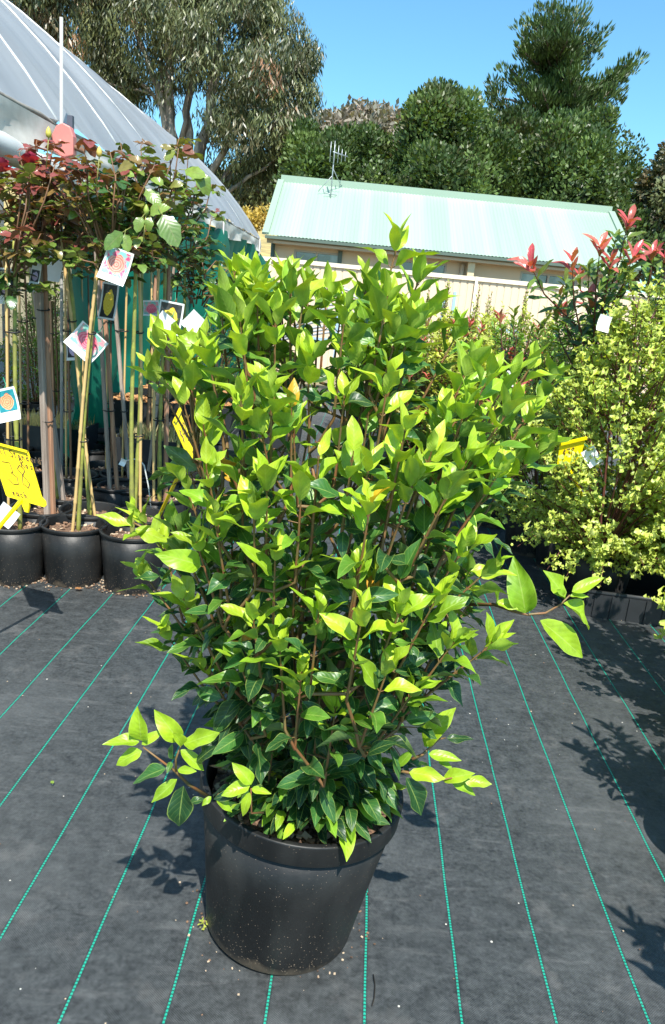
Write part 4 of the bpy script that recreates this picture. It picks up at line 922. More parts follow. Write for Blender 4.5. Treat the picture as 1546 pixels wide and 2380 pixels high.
def card(name, cx_, cy_, w_, h_, ang, Y, pm_, label, cat='plant tag', tiltz=0, pic=(.86, .80, .04), stripe=None, group='printed plant tags'):
    """w_, h_ in reference pixels; ang = turn in the picture (deg)"""
    p = at(cx_, cy_, Y=Y); k = Y / F_PX; W_, H_ = w_ * k, h_ * k
    o = empty(name, p); tag(o, label, cat, group); o.rotation_euler = (R_(-12), R_(ang), R_(tiltz))
    m = MB(); n = 6; vs = []
    for j in range(n + 1):
        for i in range(2): vs.append((W_ * (i - .5), .012 * math.sin(math.pi * j / n) * (1 if tiltz >= 0 else -1), H_ * (j / n - .5)))
    m.add(vs, [(2 * j, 2 * j + 1, 2 * j + 3, 2 * j + 2) for j in range(n)]); c_ = m.build('card', cardw, o); s_ = c_.modifiers.new('s', 'SOLIDIFY'); s_.thickness = .0012
    if pm_:
        m = MB(); vs = []
        for j in range(n + 1):
            z = (j / n - .5) * pic[1]; tt = (z + .5 + pic[2]); 
            for i in range(2): vs.append((W_ * (i - .5) * pic[0], .012 * math.sin(math.pi * min(1, max(0, tt))) * (1 if tiltz >= 0 else -1) - .0022, H_ * (z + pic[2])))
        m.add(vs, [(2 * j, 2 * j + 1, 2 * j + 3, 2 * j + 2) for j in range(n)]); m.build('printed_picture', pm_, c_)
    m = MB(); m.tube([(0, .002, H_ * .48), (.01, .01, H_ * .6), (.0, .02, H_ * .85)], .0018, 4); m.build('tag_loop', gtie, o)
    return o
PM1 = print_mat('print_coral', (.75, .16, .12), (.85, .42, .32), (.25, .62, .55), (.75, .08, .2)); PM2 = print_mat('print_pink', (.72, .05, .12), (.85, .25, .3), (.20, .5, .42), (.85, .3, .35))
PM3 = print_mat('print_peach', (.8, .12, .05), (.9, .5, .25), (.02, .22, .26), (.03, .3, .33)); PM4 = print_mat('print_purple', (.5, .3, .55), (.7, .6, .75), (.03, .03, .04), (.06, .05, .06)); PM5 = print_mat('print_gold', (.8, .5, .02), (.85, .65, .1), (.03, .03, .03), (.05, .05, .05)); PM6 = print_mat('print_dark', (.2, .2, .22), (.3, .3, .3), (.03, .03, .03), (.05, .05, .05))
card('plant_tag', 268, 617, 62, 76, 15, 3.28, PM1, 'printed tag with a coral pink rose, hanging highest on the crossing canes', pic=(.86, .72, .08))
card('plant_tag', 200, 797, 76, 66, 38, 3.5, PM2, 'tag tilted like a diamond showing crimson pink roses', pic=(.88, .72, .1))
card('plant_tag', 16, 941, 52, 78, -17, 3.2, PM3, 'tag with a peach and orange rose on teal, cut by the left border', pic=(.84, .62, .12))
card('plant_tag', 170, 812, 34, 50, -8, 3.75, PM4, 'small black tag with a pale mauve flower, half behind the diamond tag')
card('plant_tag', 252, 700, 38, 82, 4, 4.0, PM5, 'narrow dark tag with golden yellow foot behind two bamboo canes', pic=(.8, .9, .0))
card('plant_tag', 119, 615, 46, 72, 4, 3.9, None, 'plain white tag catching the sun beside the grey stake')
card('plant_tag', 394, 738, 56, 72, 6, 3.6, PM5, 'black and yellow tag with white border close to the shrub leaves', pic=(.86, .88, 0))
card('plant_tag', 380, 752, 40, 44, 35, 3.5, None, 'grey white blank tag hanging in front of the black and yellow tag')
card('plant_tag', 351, 716, 36, 34, -5, 3.9, PM2, 'small tag with a deep pink bloom right of the straight bamboo cane', pic=(.9, .8, 0))
card('plant_tag', 452, 752, 46, 44, 40, 3.7, None, 'white tag tilted like a diamond against the bright shrub leaves')
card('plant_tag', 10, 665, 40, 80, 0, 3.55, PM4, 'dark tag with purple flower at the left border under the red leaves', pic=(.9, .7, .1))
card('plant_tag', 80, 640, 22, 74, 6, 3.5, PM4, 'thin white tag with mauve print hanging on the thick grey stake', pic=(.8, .35, .0))
card('plant_tag', 14, 1198, 50, 46, 35, 3.35, None, 'folded white tag lying on the pot rim under the yellow price sign')
card('plant_tag', 285, 1075, 14, 16, 20, 3.9, None, 'tiny white tag on a bent white wire between the pots')
m = MB(); b0 = at(346, 1183, Y=4.0)
P = [at(x, y, Y=3.95) for x, y in [(288, 1072), (322, 1066), (335, 1082), (345, 1130), (352, 1190)]]; P[-1].z = max(P[-1].z, .1)
m.tube([p for p in P], .004, 5); o = m.build('bent_wire', mat('white_wire', (.6, .6, .56), .5)); tag(o, 'thin bent white wire stuck between rose pots', 'wire')

# ---- yellow price signs --------------------------------------------------------------
yel = mat('yellow_plastic', (.86, .66, .0), .38, noise=.15, nscale=10, col2=(.82, .60, .0)); inkm = mat('marker_ink', (.10, .06, .02), .6)
GL = {  # hand drawn strokes, unit boxes
 'F': [[(.1, 1), (.15, 0)], [(0, 1), (.8, 1.05)], [(.1, .55), (.6, .6)]], 'u': [[(0, .6), (.05, .1), (.4, 0), (.5, .55)], [(.5, .6), (.6, 0)]], 'l': [[(.3, 1), (.25, .1), (.4, 0)]],
 'S': [[(.8, .95), (.4, 1.05), (.15, .8), (.6, .5), (.75, .2), (.4, -.05), (0, .1)]], 't': [[(.3, .95), (.3, .1), (.5, 0)], [(.05, .65), (.6, .68)]], 'a': [[(.5, .5), (.2, .55), (.05, .25), (.25, 0), (.5, .2), (.52, .55), (.6, 0)]],
 'n': [[(.05, .55), (.08, 0)], [(.08, .35), (.35, .55), (.5, .4), (.52, 0)]], 'd': [[(.5, .45), (.2, .5), (.05, .2), (.3, 0), (.52, .2)], [(.55, 1), (.55, 0)]], 'r': [[(.1, .55), (.12, 0)], [(.12, .35), (.3, .55), (.5, .5)]],
 '3': [[(.0, .95), (.6, 1.0), (.62, .55), (.45, .5), (.85, .35), (.75, .0), (.35, -.05), (.05, .15)]], '8': [[(.7, .85), (.4, 1.02), (.12, .8), (.45, .5), (.75, .2), (.5, -.05), (.18, .12), (.35, .5), (.68, .78), (.66, .9)]],
 'R': [[(.1, 1), (.12, 0)], [(-.05, .9), (.4, 1.05), (.7, .8), (.2, .5), (.8, 0)]], 'o': [[(.3, .5), (.05, .3), (.25, 0), (.5, .25), (.3, .5)]], 's': [[(.5, .5), (.2, .5), (.15, .3), (.45, .2), (.1, 0)]], 'e': [[(.1, .25), (.5, .3), (.4, .5), (.1, .35), (.15, .02), (.55, .05)]],
 'c': [[(.5, .5), (.15, .5), (.08, .15), (.3, 0), (.55, .08)]], 'h': [[(.1, 1), (.1, 0)], [(.1, .35), (.35, .5), (.5, .35), (.52, 0)]], '$': [[(.7, .8), (.3, .85), (.15, .6), (.6, .4), (.5, .1), (.05, .15)], [(.4, 1.05), (.38, -.1)]],
 '4': [[(.5, 1), (.05, .35), (.8, .35)], [(.55, .7), (.55, -.05)]], '2': [[(.1, .8), (.4, 1.02), (.68, .75), (.1, 0), (.8, .03)]], '.': [[(.1, .1), (.2, .1)]], '-': [[(.1, .3), (.5, .32)]], ' ': []}
def write(mb_, s, x, z, h_, y, slant=0, wgt=.0021, sp=.72):
    for ch in s:
        for st in GL.get(ch, []):
            P_ = [Vector((x + px_ * h_ * .62 + slant * pz_ * h_, y, z + pz_ * h_)) for px_, pz_ in st]
            Q_ = [P_[0]]
            for a_, b2_ in zip(P_, P_[1:]): Q_ += [a_.lerp(b2_, .5), b2_]
            mb_.tube(Q_, wgt, 4, smooth=False)
        x += h_ * sp * (.5 if ch == ' ' else .85)
def sign(corners, Y, base, label, lines, size=(.115, .135), twist=None):
    """corners: tl, tr, bl of the plate in the reference frame"""
    tl, tr, bl = (at(*c, Y=Y_) for c, Y_ in zip(corners, Y)); X = (tr - tl); Z = (tl - bl); N_ = X.cross(Z).normalized()
    W_, H_ = X.length, Z.length; o = empty('price_sign', base); tag(o, label, 'price sign', 'yellow price signs')
    bo = Vector(base)
    def tf(v): return Vector(bl) + X.normalized() * v[0] - N_ * v[1] + Z.normalized() * v[2] - bo
    def loc(mb_): mb_.v = [tuple(tf(v)) for v in mb_.v]; return mb_
    m = MB(); t_ = .003
    q = [(.006, 0), (W_ - .012, -.0), (W_ - .0, .012), (W_ + .004, .03), (W_ - .008, .045), (W_, H_), (0, H_), (0, .006)]
    # y<0 faces the viewer in this frame
    m.add([(a, 0, b_) for a, b_ in q] + [(a, t_, b_) for a, b_ in q], [tuple(range(8)), tuple(range(15, 7, -1))] + [(i, i + 8, (i + 1) % 8 + 8, (i + 1) % 8) for i in range(8)])
    pl = loc(m).build('plate', yel, o)
    m = MB(); m.box((W_ / 2, -.007, H_ + .0015), (W_ * 1.01, .014, .003)); m.box((W_ / 2, -.0125, H_ - .004), (W_ * 1.01, .003, .009)); loc(m).build('folded_lip', yel, pl)
    m = MB()
    for (s_, x, z, h_, sl) in lines: write(m, s_, x * W_, z * H_, h_ * H_, -.0012, sl)
    loc(m).build('handwriting', inkm, pl)
    # socket and stake
    m = MB(); sx_ = W_ * .42; m.add([(sx_ - .018, .003, .012), (sx_ + .028, .003, .012), (sx_ - .012, .003, -.045), (sx_ + .0, .003, -.045), (sx_ - .018, .016, .012), (sx_ + .028, .016, .012), (sx_ - .012, .012, -.045), (sx_ + .0, .012, -.045)], [(0, 1, 3, 2), (4, 6, 7, 5), (0, 4, 5, 1), (2, 3, 7, 6), (0, 2, 6, 4), (1, 5, 7, 3)])
    loc(m).build('socket', yel, o)
    a = tf((sx_ - .004, .006, .01)); m = MB(); m.bar(a, Vector((0, 0, 0)), .014, .009); m.build('stake', yel, o)
    return o
sign([(-27, 1025), (66, 1050), (15, 1154)], (2.78, 2.74, 2.68), Vector((-1.34, 2.33, .235)), 'yellow price sign handwritten Full Standard 38 Rose each, at the left border',
     [('Full Standard', .02, .81, .12, 0), ('38', .20, .30, .38, 0), ('Rose', .68, .66, .14, 0), ('each.', .2, .07, .12, 0)])
sign([(402, 981), (416, 951), (440, 1068)], (3.22, 3.32, 3.18), at(362, 1216, z=.24), 'yellow price sign handwritten $42, seen edge on beside the left of the large shrub', [('$42', .1, .4, .3, 0)])

# ---- spare black pots filling the gaps between the roses -----------------------------
def spare_pot(x, y, z_, label, r=.13, soil=True, seed=0):
    p = at(x, y, z=z_); t = empty('black_pot', (p.x, p.y, 0)); tag(t, label, 'pot', 'black pots without a standard rose'); make_pot(t, r, r * .78, z_, holes=False)
    if soil: make_soil(t, r - .02, z_ - .05, seed, 40)
    return t
spare_pot(372, 1128, .26, 'empty black pot between the rear roses beside the second yellow sign', .13, True, 3)
spare_pot(60, 1010, .27, 'wide black pot deep in the rear rows near the left border', .15, True, 4)
spare_pot(345, 1020, .27, 'black pot standing rearmost, in front of the potting bench', .15, True, 6)
for i_, (x_, y_, lb_) in enumerate([(20, 960, 'black pot at the left border in the deep rear rows'), (70, 945, 'black pot in the deep rear rows behind the pale stake'), (130, 950, 'black pot right of the thick grey stake, deep in the rear rows'), (180, 985, 'black pot behind the diamond tag'), (240, 985, 'black pot between the two dark hardwood stakes, rear rows'), (300, 1000, 'black pot just left of the straight bamboo cane, rear rows'), (35, 1075, 'black pot under the peach rose tag'), (390, 985, 'black pot half behind the dry grass tub'), (440, 1000, 'black pot behind the left shrub leaves, rear rows'), (290, 1128, 'black pot behind the straight bamboo cane in the middle rows')]):
    spare_pot(x_, y_, .27, lb_, .15, True, 20 + i_)
spare_pot(425, 1040, .27, 'black pot behind the second yellow sign', .14, True, 7)

# ---- bench with black tubs of bark ---------------------------------------------------
bp_ = at(300, 960, Y=6.0); BZ = bp_.z
bench = empty('potting_bench', (-1.55, 6.0, 0)); tag(bench, 'low dark bench on thin legs behind the rose pots', 'bench')
blk = mat('black_tub', (.03, .033, .036), .5, noise=.4, nscale=6); dk = mat('dark_bench', (.045, .048, .05), .7)
BH = .38; m = MB(); m.box((0, 0, BH - .02), (1.5, 1.3, .04)); m.box((0, -.64, BH - .06), (1.5, .02, .06)); m.build('bench_top', dk, bench)
for sx_ in (-.7, .7):
    for sy_ in (-.6, .6): m = MB(); m.box((sx_, sy_, (BH - .04) / 2), (.05, .05, BH - .04)); m.build('leg', dk, bench)
barkor = mat('orange_bark', (.62, .34, .13), .9, noise=.9, nscale=30, col2=(.28, .12, .05), bump=1, bscale=60)
def tub(x, y, z, wx, wy, h, label, content='bark', rz=0, seed=0):
    t = empty('plant_tub', (x, y, z), rz); tag(t, label, 'tub', 'black tubs around the bench'); tp = 1.12; m = MB()
    o_ = [(-wx / 2, -wy / 2), (wx / 2, -wy / 2), (wx / 2, wy / 2), (-wx / 2, wy / 2)]
    vs = [(a, b_, 0) for a, b_ in o_] + [(a * tp, b_ * tp, h) for a, b_ in o_] + [(a * (tp - .06), b_ * (tp - .06), h) for a, b_ in o_] + [(a * (tp - .08), b_ * (tp - .08), h * .7) for a, b_ in o_]
    fs = [(3, 2, 1, 0)]
    for L0 in (0, 4, 8): fs += [(L0 + i, L0 + (i + 1) % 4, L0 + 4 + (i + 1) % 4, L0 + 4 + i) for i in range(4)]
    m.add(vs, fs); m.build('tub_shell', blk, t)
    m = MB(); rr = random.Random(seed); hx, hy = wx * tp * .46, wy * tp * .46
    N3 = 10; vs = [(hx * (2 * i / N3 - 1), hy * (2 * j / N3 - 1), h * .9 + .03 * mnoise.noise(Vector((x * 3 + i, j, seed)))) for j in range(N3 + 1) for i in range(N3 + 1)]
    m.add(vs, [(j * (N3 + 1) + i, j * (N3 + 1) + i + 1, (j + 1) * (N3 + 1) + i + 1, (j + 1) * (N3 + 1) + i) for j in range(N3) for i in range(N3)], 0)
    for _ in range(160): m.box((rr.uniform(-hx, hx), rr.uniform(-hy, hy), h * .93 + rr.uniform(0, .02)), (.03, .018, .008), Matrix.Rotation(rr.uniform(0, 6), 3, 'Z') @ Matrix.Rotation(rr.uniform(-.8, .8), 3, 'X'), 0)
    m.build('bark_fill', barkor if content == 'bark' else SOIL, t)
    if content == 'grass':
        L_ = Leaves()
        for _ in range(420): L_.add((rr.uniform(-hx, hx), rr.uniform(-hy, hy), h * .9), (rr.uniform(-.3, .3), rr.uniform(-.3, .3), 1), (0, -1, 0), rr.uniform(.06, .13), (rr.uniform(.4, 1), rr.random()))
        L_.build('dry_grass', leaf_mat('dry_grass_blade', [(0, (.35, .36, .12)), (1, (.55, .45, .25))], vein=False), t, [blade_template(.07)])
    return t
tub(-1.52, 5.62, BH, .40, .34, .2, 'black tub heaped with orange bark on the bench, nearest left')
tub(-1.02, 5.72, BH, .42, .34, .2, 'black tub of orange bark on the right half of the bench', seed=2)
tub(-1.55, 6.25, BH, .46, .36, .22, 'black tub of orange bark at the back left of the bench', seed=3)
tub(-1.0, 6.3, BH, .46, .36, .22, 'black tub of orange bark at the back right of the bench', seed=4)
tub(-.62, 6.9, BH + .02 - .4, .5, .4, .42, 'tall black tub of bark standing right of the bench', seed=5)
g_ = at(345, 985, Y=5.1); tub(-1.18, 5.1, 0, .52, .36, .42, 'black tub full of dry grass in front of the bench', 'grass', seed=6)
g_ = at(140, 960, Y=5.2); tub(-1.95, 5.2, 0, .44, .36, .42, 'black tub with pale rim below the white tunnel post', 'grass', seed=7)

# small leafy potted plants under the tunnel
LM_herb = leaf_mat('herb_leaf', [(0, (.16, .30, .03)), (1, (.05, .14, .03))], trans=.3, rough=.5, vein=False)
def bushy(name, x, y, z0, rx, h, n, size, m_, tmpl, label, cat, group, seed, pot=(.13, .24), tone=(.2, .9), up_=.6, stems=6, stemmat=None, prof=None, bare=0.0):
    """a potted bush: shoots of small leaves filling an egg shaped outline; prof(q) gives the radius factor at height q"""
    r = random.Random(seed); org = Vector((x, y, z0)); t = empty(name, org); tag(t, label, cat, group); z1 = 0
    if pot: make_pot(t, pot[0], pot[0] * .78, pot[1], holes=False); make_soil(t, pot[0] - .021, pot[1] - .045, seed, 40); z1 = pot[1] - .04
    L_ = Leaves(); mb_ = MB(); prof = prof or (lambda q: math.sin(math.pi * min(1, q * .9 + .12)) ** .7)
    nsh = max(14, n // 26)
    for k in range(nsh):
        a = r.uniform(0, 6.283); q = r.uniform(.12, 1.0); rad = rx * prof(q) * r.uniform(.35, 1) ** .6
        T_ = Vector((rad * math.cos(a), rad * math.sin(a), z1 + (h - z1) * q)); B_ = Vector((T_.x * .25, T_.y * .25, z1 + (h - z1) * max(.0, q - .35 - bare * .2)))
        if k < stems: B_ = Vector((T_.x * .05, T_.y * .05, z1 - .02))
        M_ = B_.lerp(T_, .5) + Vector((T_.x, T_.y, 0)) * .18
        mb_.tube([B_, M_, T_], [.004 + .004 * (k < stems), .003, .0014], 4, cap=False)
        per_ = 26; gg = r.random()
        for i in range(per_):
            t_ = .25 + .75 * i / per_; p = B_.lerp(M_, t_ * 2) if t_ < .5 else M_.lerp(T_, t_ * 2 - 1)
            az = i * 2.4 + r.uniform(-.4, .4); d = Vector((math.cos(az), math.sin(az), up_ + .5 * (t_ - .5) + r.uniform(-.3, .3)))
            tn = tone[0] + (tone[1] - tone[0]) * (1 - t_) * 1.2 + r.gauss(0, .1)
            L_.add(p + Vector((r.uniform(-1, 1), r.uniform(-1, 1), r.uniform(-1, 1))) * size * .35, d, Vector((0, 0, 1)) + Vector((r.uniform(-.7, .7), r.uniform(-.9, .5), 0)), size * r.uniform(.65, 1.25), (min(1, max(0, tn)), min(1, max(0, gg + r.gauss(0, .2)))))
    mb_.build('branches', stemmat or brst, t); L_.build('foliage', m_, t, tmpl, seed=seed); return t
QT = [quad_template(.5, .2), quad_template(.4, .1, .15), quad_template(.6, -.1, .1)]
for i, (x, y, z_, rx, h, lab) in enumerate([(-2.35, 6.6, 0, .3, .95, 'leafy green herb plant under the tunnel, leftmost'), (-2.15, 7.4, 0, .35, 1.15, 'bushy green plant behind the grey stake under the tunnel'), (-2.9, 7.2, 0, .35, 1.2, 'bushy green plant cut by the left border under the tunnel'),
      (-1.25, 7.6, 0, .32, 1.45, 'speckled small leaved green shrub in front of the shade cloth'), (-.95, 8.3, 0, .34, 1.5, 'small leaved green shrub nearest the end of the shade cloth'), (-1.6, 6.9, 0, .24, 1.05, 'thin airy green plant at the shade cloth behind the bark tubs'),
      (-3.3, 8.6, 0, .5, 1.3, 'dense green bush deep under the tunnel at the left border'), (-2.6, 9.2, 0, .5, 1.35, 'dense green bush deep under the tunnel behind the grey stake'), (-3.0, 6.4, 0, .4, 1.0, 'low green bush under the tunnel at the left border'), (-3.9, 10.2, 0, .7, 1.6, 'tall green bush farthest under the tunnel')]):
    bushy('potted_plant', x, y, z_, rx, h, 2200, .035, LM_herb, QT, lab, 'potted plant', 'green plants along the tunnel', 60 + i)
# second tunnel side, seen through the opening: pale far side of the house film is the roof film itself
# ================================================================== RIGHT HAND SHRUBS
LM_pitto = leaf_mat('pittosporum_leaf', [(0, (.58, .66, .14)), (.5, (.42, .52, .10)), (1, (.20, .27, .07))], under=(.40, .45, .22), trans=.28, rough=.4, vein=False)
LM_phot = leaf_mat('photinia_leaf', [(0, (.52, .07, .09)), (.12, (.56, .16, .12)), (.2, (.20, .26, .04)), (.5, (.12, .22, .03)), (1, (.045, .11, .02))], under=(.30, .32, .12), trans=.28, rough=.28, spec=.6, veincol=(.5, .35, .2))
LM_lime = leaf_mat('lime_leaf', [(0, (.50, .54, .10)), (.5, (.30, .37, .06)), (1, (.09, .15, .03))], trans=.3, rough=.45, vein=False)
LT_p = [leaf_template(np.random.default_rng(200 + k), W=.95, curl=.15, fold=.3, wave=.9, tip=.4, base=.45, nt_=5, ns=3) for k in range(6)]
LT_ph = [leaf_template(np.random.default_rng(220 + k), W=.31, curl=.45, fold=.4, wave=.15, tip=.8, base=.9, nt_=7, ns=3) for k in range(6)]
darkst = mat('dark_red_stem', (.13, .045, .03), .6)
def pitto(x, y, rx, h, seed, label, dens=1.0, prof=None, leaf=.027, pot=(.2, .3), ry=None):
    r = random.Random(seed); org = Vector((x, y, 0)); t = empty('pittosporum', org); tag(t, label, 'potted shrub', 'small leaved yellow green shrubs')
    make_pot(t, pot[0], pot[0] * .8, pot[1], holes=False, n=44); make_soil(t, pot[0] - .021, pot[1] - .05, seed, 40)
    L_ = Leaves(); mb_ = MB(); prof = prof or (lambda q: .35 + .75 * math.sin(math.pi * min(1, .22 + q * .74)) if q < .55 else .35 + .75 * (1 - (q - .55) / .45) * .86)
    ns_ = int(215 * dens)
    for k in range(ns_):
        q = r.random() ** 1.25 * (1.0 if k % 9 else 1.14); a = r.uniform(0, 6.283); rad = rx * prof(min(1, q)) * r.uniform(.25, 1.25) ** .5
        z = .27 + (h - .27) * q; T_ = Vector((rad * math.cos(a), (ry or rx) / rx * rad * math.sin(a), z + r.uniform(-.02, .05)))
        zb = max(.28, z - r.uniform(.12, .34)); B_ = Vector((T_.x * .35, T_.y * .35, zb)); M_ = B_.lerp(T_, .55) + Vector((T_.x, T_.y, 0)) * .12
        if q < .35: T_.z -= .10 * rad / rx
        if k < 14: B_ = Vector((T_.x * .06, T_.y * .06, .26))
        mb_.tube([B_, M_, T_], [.004 if k >= 14 else .009, .0028, .001], 4, cap=False); gg = r.uniform(.2, .8)
        nl = 26
        for i in range(nl):
            t_ = .2 + .8 * i / nl; p = B_.lerp(M_, t_ / .5) if t_ < .5 else M_.lerp(T_, t_ * 2 - 1)
            az = i * 2.4; d = Vector((math.cos(az), math.sin(az), .5 + r.uniform(-.5, .5))); p = p + d.normalized() * .012 + Vector((r.uniform(-1, 1), r.uniform(-1, 1), r.uniform(-1, 1))) * .02
            L_.add(p, d, Vector((r.uniform(-.6, .6), r.uniform(-1, .3), 1)), leaf * r.uniform(.6, 1.35), (min(1, max(0, .55 - .5 * t_ + r.gauss(.15, .16))), min(1, max(0, gg + r.gauss(0, .2)))))
    mb_.build('branches', darkst, t); L_.build('foliage', LM_pitto, t, LT_p, seed=seed); return t
def photinia(x, y, h, seed, label, nsh=16, spread=.35, red=.6, leaf=.075, pot=(.16, .28), low=.5, tips=None, Yt=None):
    r = random.Random(seed); org = Vector((x, y, 0)); t = empty('photinia', org); tag(t, label, 'potted shrub', 'red tipped shrubs')
    make_pot(t, pot[0], pot[0] * .78, pot[1], holes=False); make_soil(t, pot[0] - .021, pot[1] - .05, seed, 40)
    L_ = Leaves(); mb_ = MB(); T0 = [Vector((0, 0, pot[1] - .05)), Vector((.02, .0, h * .45)), Vector((0, .02, h * .7))]; mb_.tube(T0, [.011, .008, .005], 6)
    ends = [(at(a, b_, Y=Yt or y) - org, 1) for a, b_ in (tips or [])] + [(None, 0)] * nsh
    for k, (T_, hero) in enumerate(ends):
        if T_ is None:
            a = r.uniform(0, 6.283); q = r.uniform(low, 1) * (1 if k else 1); rad = spread * r.uniform(.2, 1) * (1.15 - .5 * q); T_ = Vector((rad * math.cos(a), rad * math.sin(a), h * q))
        zb = max(pot[1], T_.z - r.uniform(.25, .5)); B_ = Vector((T_.x * .2, T_.y * .2, zb)); M_ = B_.lerp(T_, .6) + Vector((T_.x, T_.y, 0)) * .12
        mb_.tube([B_, M_, T_], [.005, .004, .002], 5, cap=False); isred = hero or r.random() < red; U = (T_ - M_).normalized()
        nd = 10
        for i in range(nd):
            t_ = i / (nd - 1); p = B_.lerp(M_, t_ / .5) if t_ < .5 else M_.lerp(T_, t_ * 2 - 1)
            for s_ in range(3 if i >= nd - 2 else 2):
                az = i * 2.4 + s_ * 2.3; pp = perp(U); rd = rot_about(pp, U, az); el = r.uniform(.35, .95) if i >= nd - 2 else 1.05 + r.uniform(-.2, .3)
                d = U * math.cos(el) + rd * math.sin(el); tn = r.uniform(.0, .1) if (isred and i >= nd - 2) else min(1, .25 + (1 - t_) * .9 + r.gauss(0, .08))
                L_.add(p, d, U - d * U.dot(d) + Vector((0, -.15, .2)), leaf * r.uniform(.75, 1.2) * (1.2 if hero else .95), (max(0, tn), r.random()))
    mb_.build('stems', darkst, t); L_.build('foliage', LM_phot, t, LT_ph, seed=seed); return t
pitto(1.42, 3.88, .44, 1.50, 1, 'tall yellow green shrub with tiny wavy leaves spilling over its pot, nearest on the right', 1.45, pot=(.19, .30))
pitto(1.82, 4.25, .42, 1.68, 2, 'taller yellow green small leaved shrub at the right border behind the nearest one', 1.1, pot=(.19, .30))
pitto(1.27, 4.65, .38, 1.25, 3, 'small leaved shrub in a big black pot at the back of the right hand group', 1.0, pot=(.20, .32))
pitto(1.95, 3.55, .34, 1.15, 5, 'low small leaved shrub in a black pot cut by the right border', .9, pot=(.2, .3))
tips = [(1460, 520), (1395, 575), (1330, 610), (1235, 620), (1420, 610), (1470, 600), (1515, 590), (1372, 700), (1545, 600)]
photinia(1.36, 4.35, 1.9, 11, 'tall photinia with bright red new leaves rising above the yellow green shrubs', 16, .33, .15, .085, tips=tips[:6], Yt=3.95)
photinia(1.72, 4.6, 1.95, 12, 'photinia with red tips at the right border', 16, .33, .5, .08, tips=tips[6:], Yt=4.2)
photinia(1.12, 5.2, 1.45, 13, 'green photinia with few red leaves left of the yellow green shrubs', 34, .36, .25, .08, low=.35)
bushy_kw = dict(cat='potted shrub', group='mixed potted shrubs in the rear rows on the right')
LT_l = [leaf_template(np.random.default_rng(240 + k), W=.36, curl=.25, fold=.3, wave=.2, tip=.9, base=.7, nt_=5, ns=3) for k in range(5)]
for i, (x, y, rx, h, m_, s_, lab) in enumerate([
    (.92, 6.0, .36, 1.28, LM_lime, .05, 'lime green leafy shrub just right of the large shrub, front of the rear rows'),
    (.60, 6.6, .38, 1.30, LM_lime, .045, 'lime green shrub half hidden behind the upper right of the large shrub'),
    (1.35, 6.3, .40, 1.36, LM_herb, .05, 'mid green shrub below the cream fence, right of the lime green ones'),
    (1.05, 7.2, .42, 1.44, LM_lime, .05, 'yellow green shrub in front of the cream fence with pointed shoots'),
    (.55, 8.0, .36, 1.30, LM_herb, .04, 'feathery green shrub in front of the pipe rack'),
    (1.62, 7.6, .5, 1.52, LM_lime, .045, 'broad yellow green shrub in the rear row, right part'),
    (2.05, 7.2, .42, 1.6, LM_herb, .05, 'dark green rounded shrub in the rear row at the right'),
    (.20, 8.6, .34, 1.1, LM_herb, .04, 'low green shrub seen through the top of the large shrub')]):
    bushy('potted_shrub', x, y, 0, rx, h, 4600, s_ * 1.15, m_, LT_l if i != 4 else QT, lab, 'potted shrub', 'mixed potted shrubs in the rear rows on the right', 80 + i, pot=(.15, .27), tone=(0, .8), prof=lambda q: 1 - .35 * q ** 3)
photinia(.98, 6.9, 1.32, 14, 'small photinia with salmon red tips in the rear row before the fence', 26, .26, .8, .07, low=.6)
photinia(.62, 6.1, 1.25, 15, 'photinia with orange red young leaves behind the right shoulder of the large shrub', 26, .3, .5, .06, low=.45)
photinia(1.25, 5.9, 1.35, 16, 'green leafy photinia with faint red tips filling the gap before the rear rows', 30, .34, .35, .06, low=.35)
# thin conifer spires
LM_con = leaf_mat('conifer_leaf', [(0, (.35, .38, .06)), (1, (.16, .22, .05))], trans=.2, rough=.6, vein=False)
for i, (px_, top, Y_) in enumerate([(1045, 640, 8.0), (1115, 652, 8.2), (1140, 668, 8.1), (1228, 660, 7.6), (1000, 668, 8.6)]):
    p = at(px_, top, Y=Y_); bushy('young_conifer', p.x, Y_, 0, .10 + .02 * (i % 3), p.z, 1100, .03, LM_con, QT, ['slender yellow green conifer spire, tallest beside the pipe rack', 'thin conifer spire standing before the second fence bay', 'wispy conifer spire right of the thin one', 'conifer spire left of the photinia tips', 'short conifer spire behind the large shrub top'][i], 'conifer', 'young conifers', 100 + i, pot=(.12, .24), tone=(0, 1), up_=1.4, prof=lambda q: max(.05, 1 - q) ** .6)
# bark bed strip seen between the shrubs
m = MB(); rr = random.Random(3)
vs = [( .15 + 1.2 * i / 12, 5.3 + .8 * j / 8, .30 + .02 * mnoise.noise(Vector((i, j, 0)))) for j in range(9) for i in range(13)]
# yellow sign and white tag in the shrub
sign([(1302, 1030), (1362, 1016), (1294, 1086)], (3.66, 3.68, 3.68), at(1368, 1180, Y=3.72), 'yellow price sign sunk in the yellow green shrub on the right', [('$38', .15, .4, .28, 0)])
card('plant_tag', 1376, 1062, 34, 42, -38, 3.66, None, 'white tag with leafy picture caught in the yellow green shrub', cat='plant tag')
card('plant_tag', 1405, 752, 28, 36, 10, 3.80, None, 'white tag high among the yellow green twigs below the red leaves')
card('plant_tag', 1186, 880, 20, 34, 5, 5.0, None, 'small white tag hanging right above the large shrub shoulder')
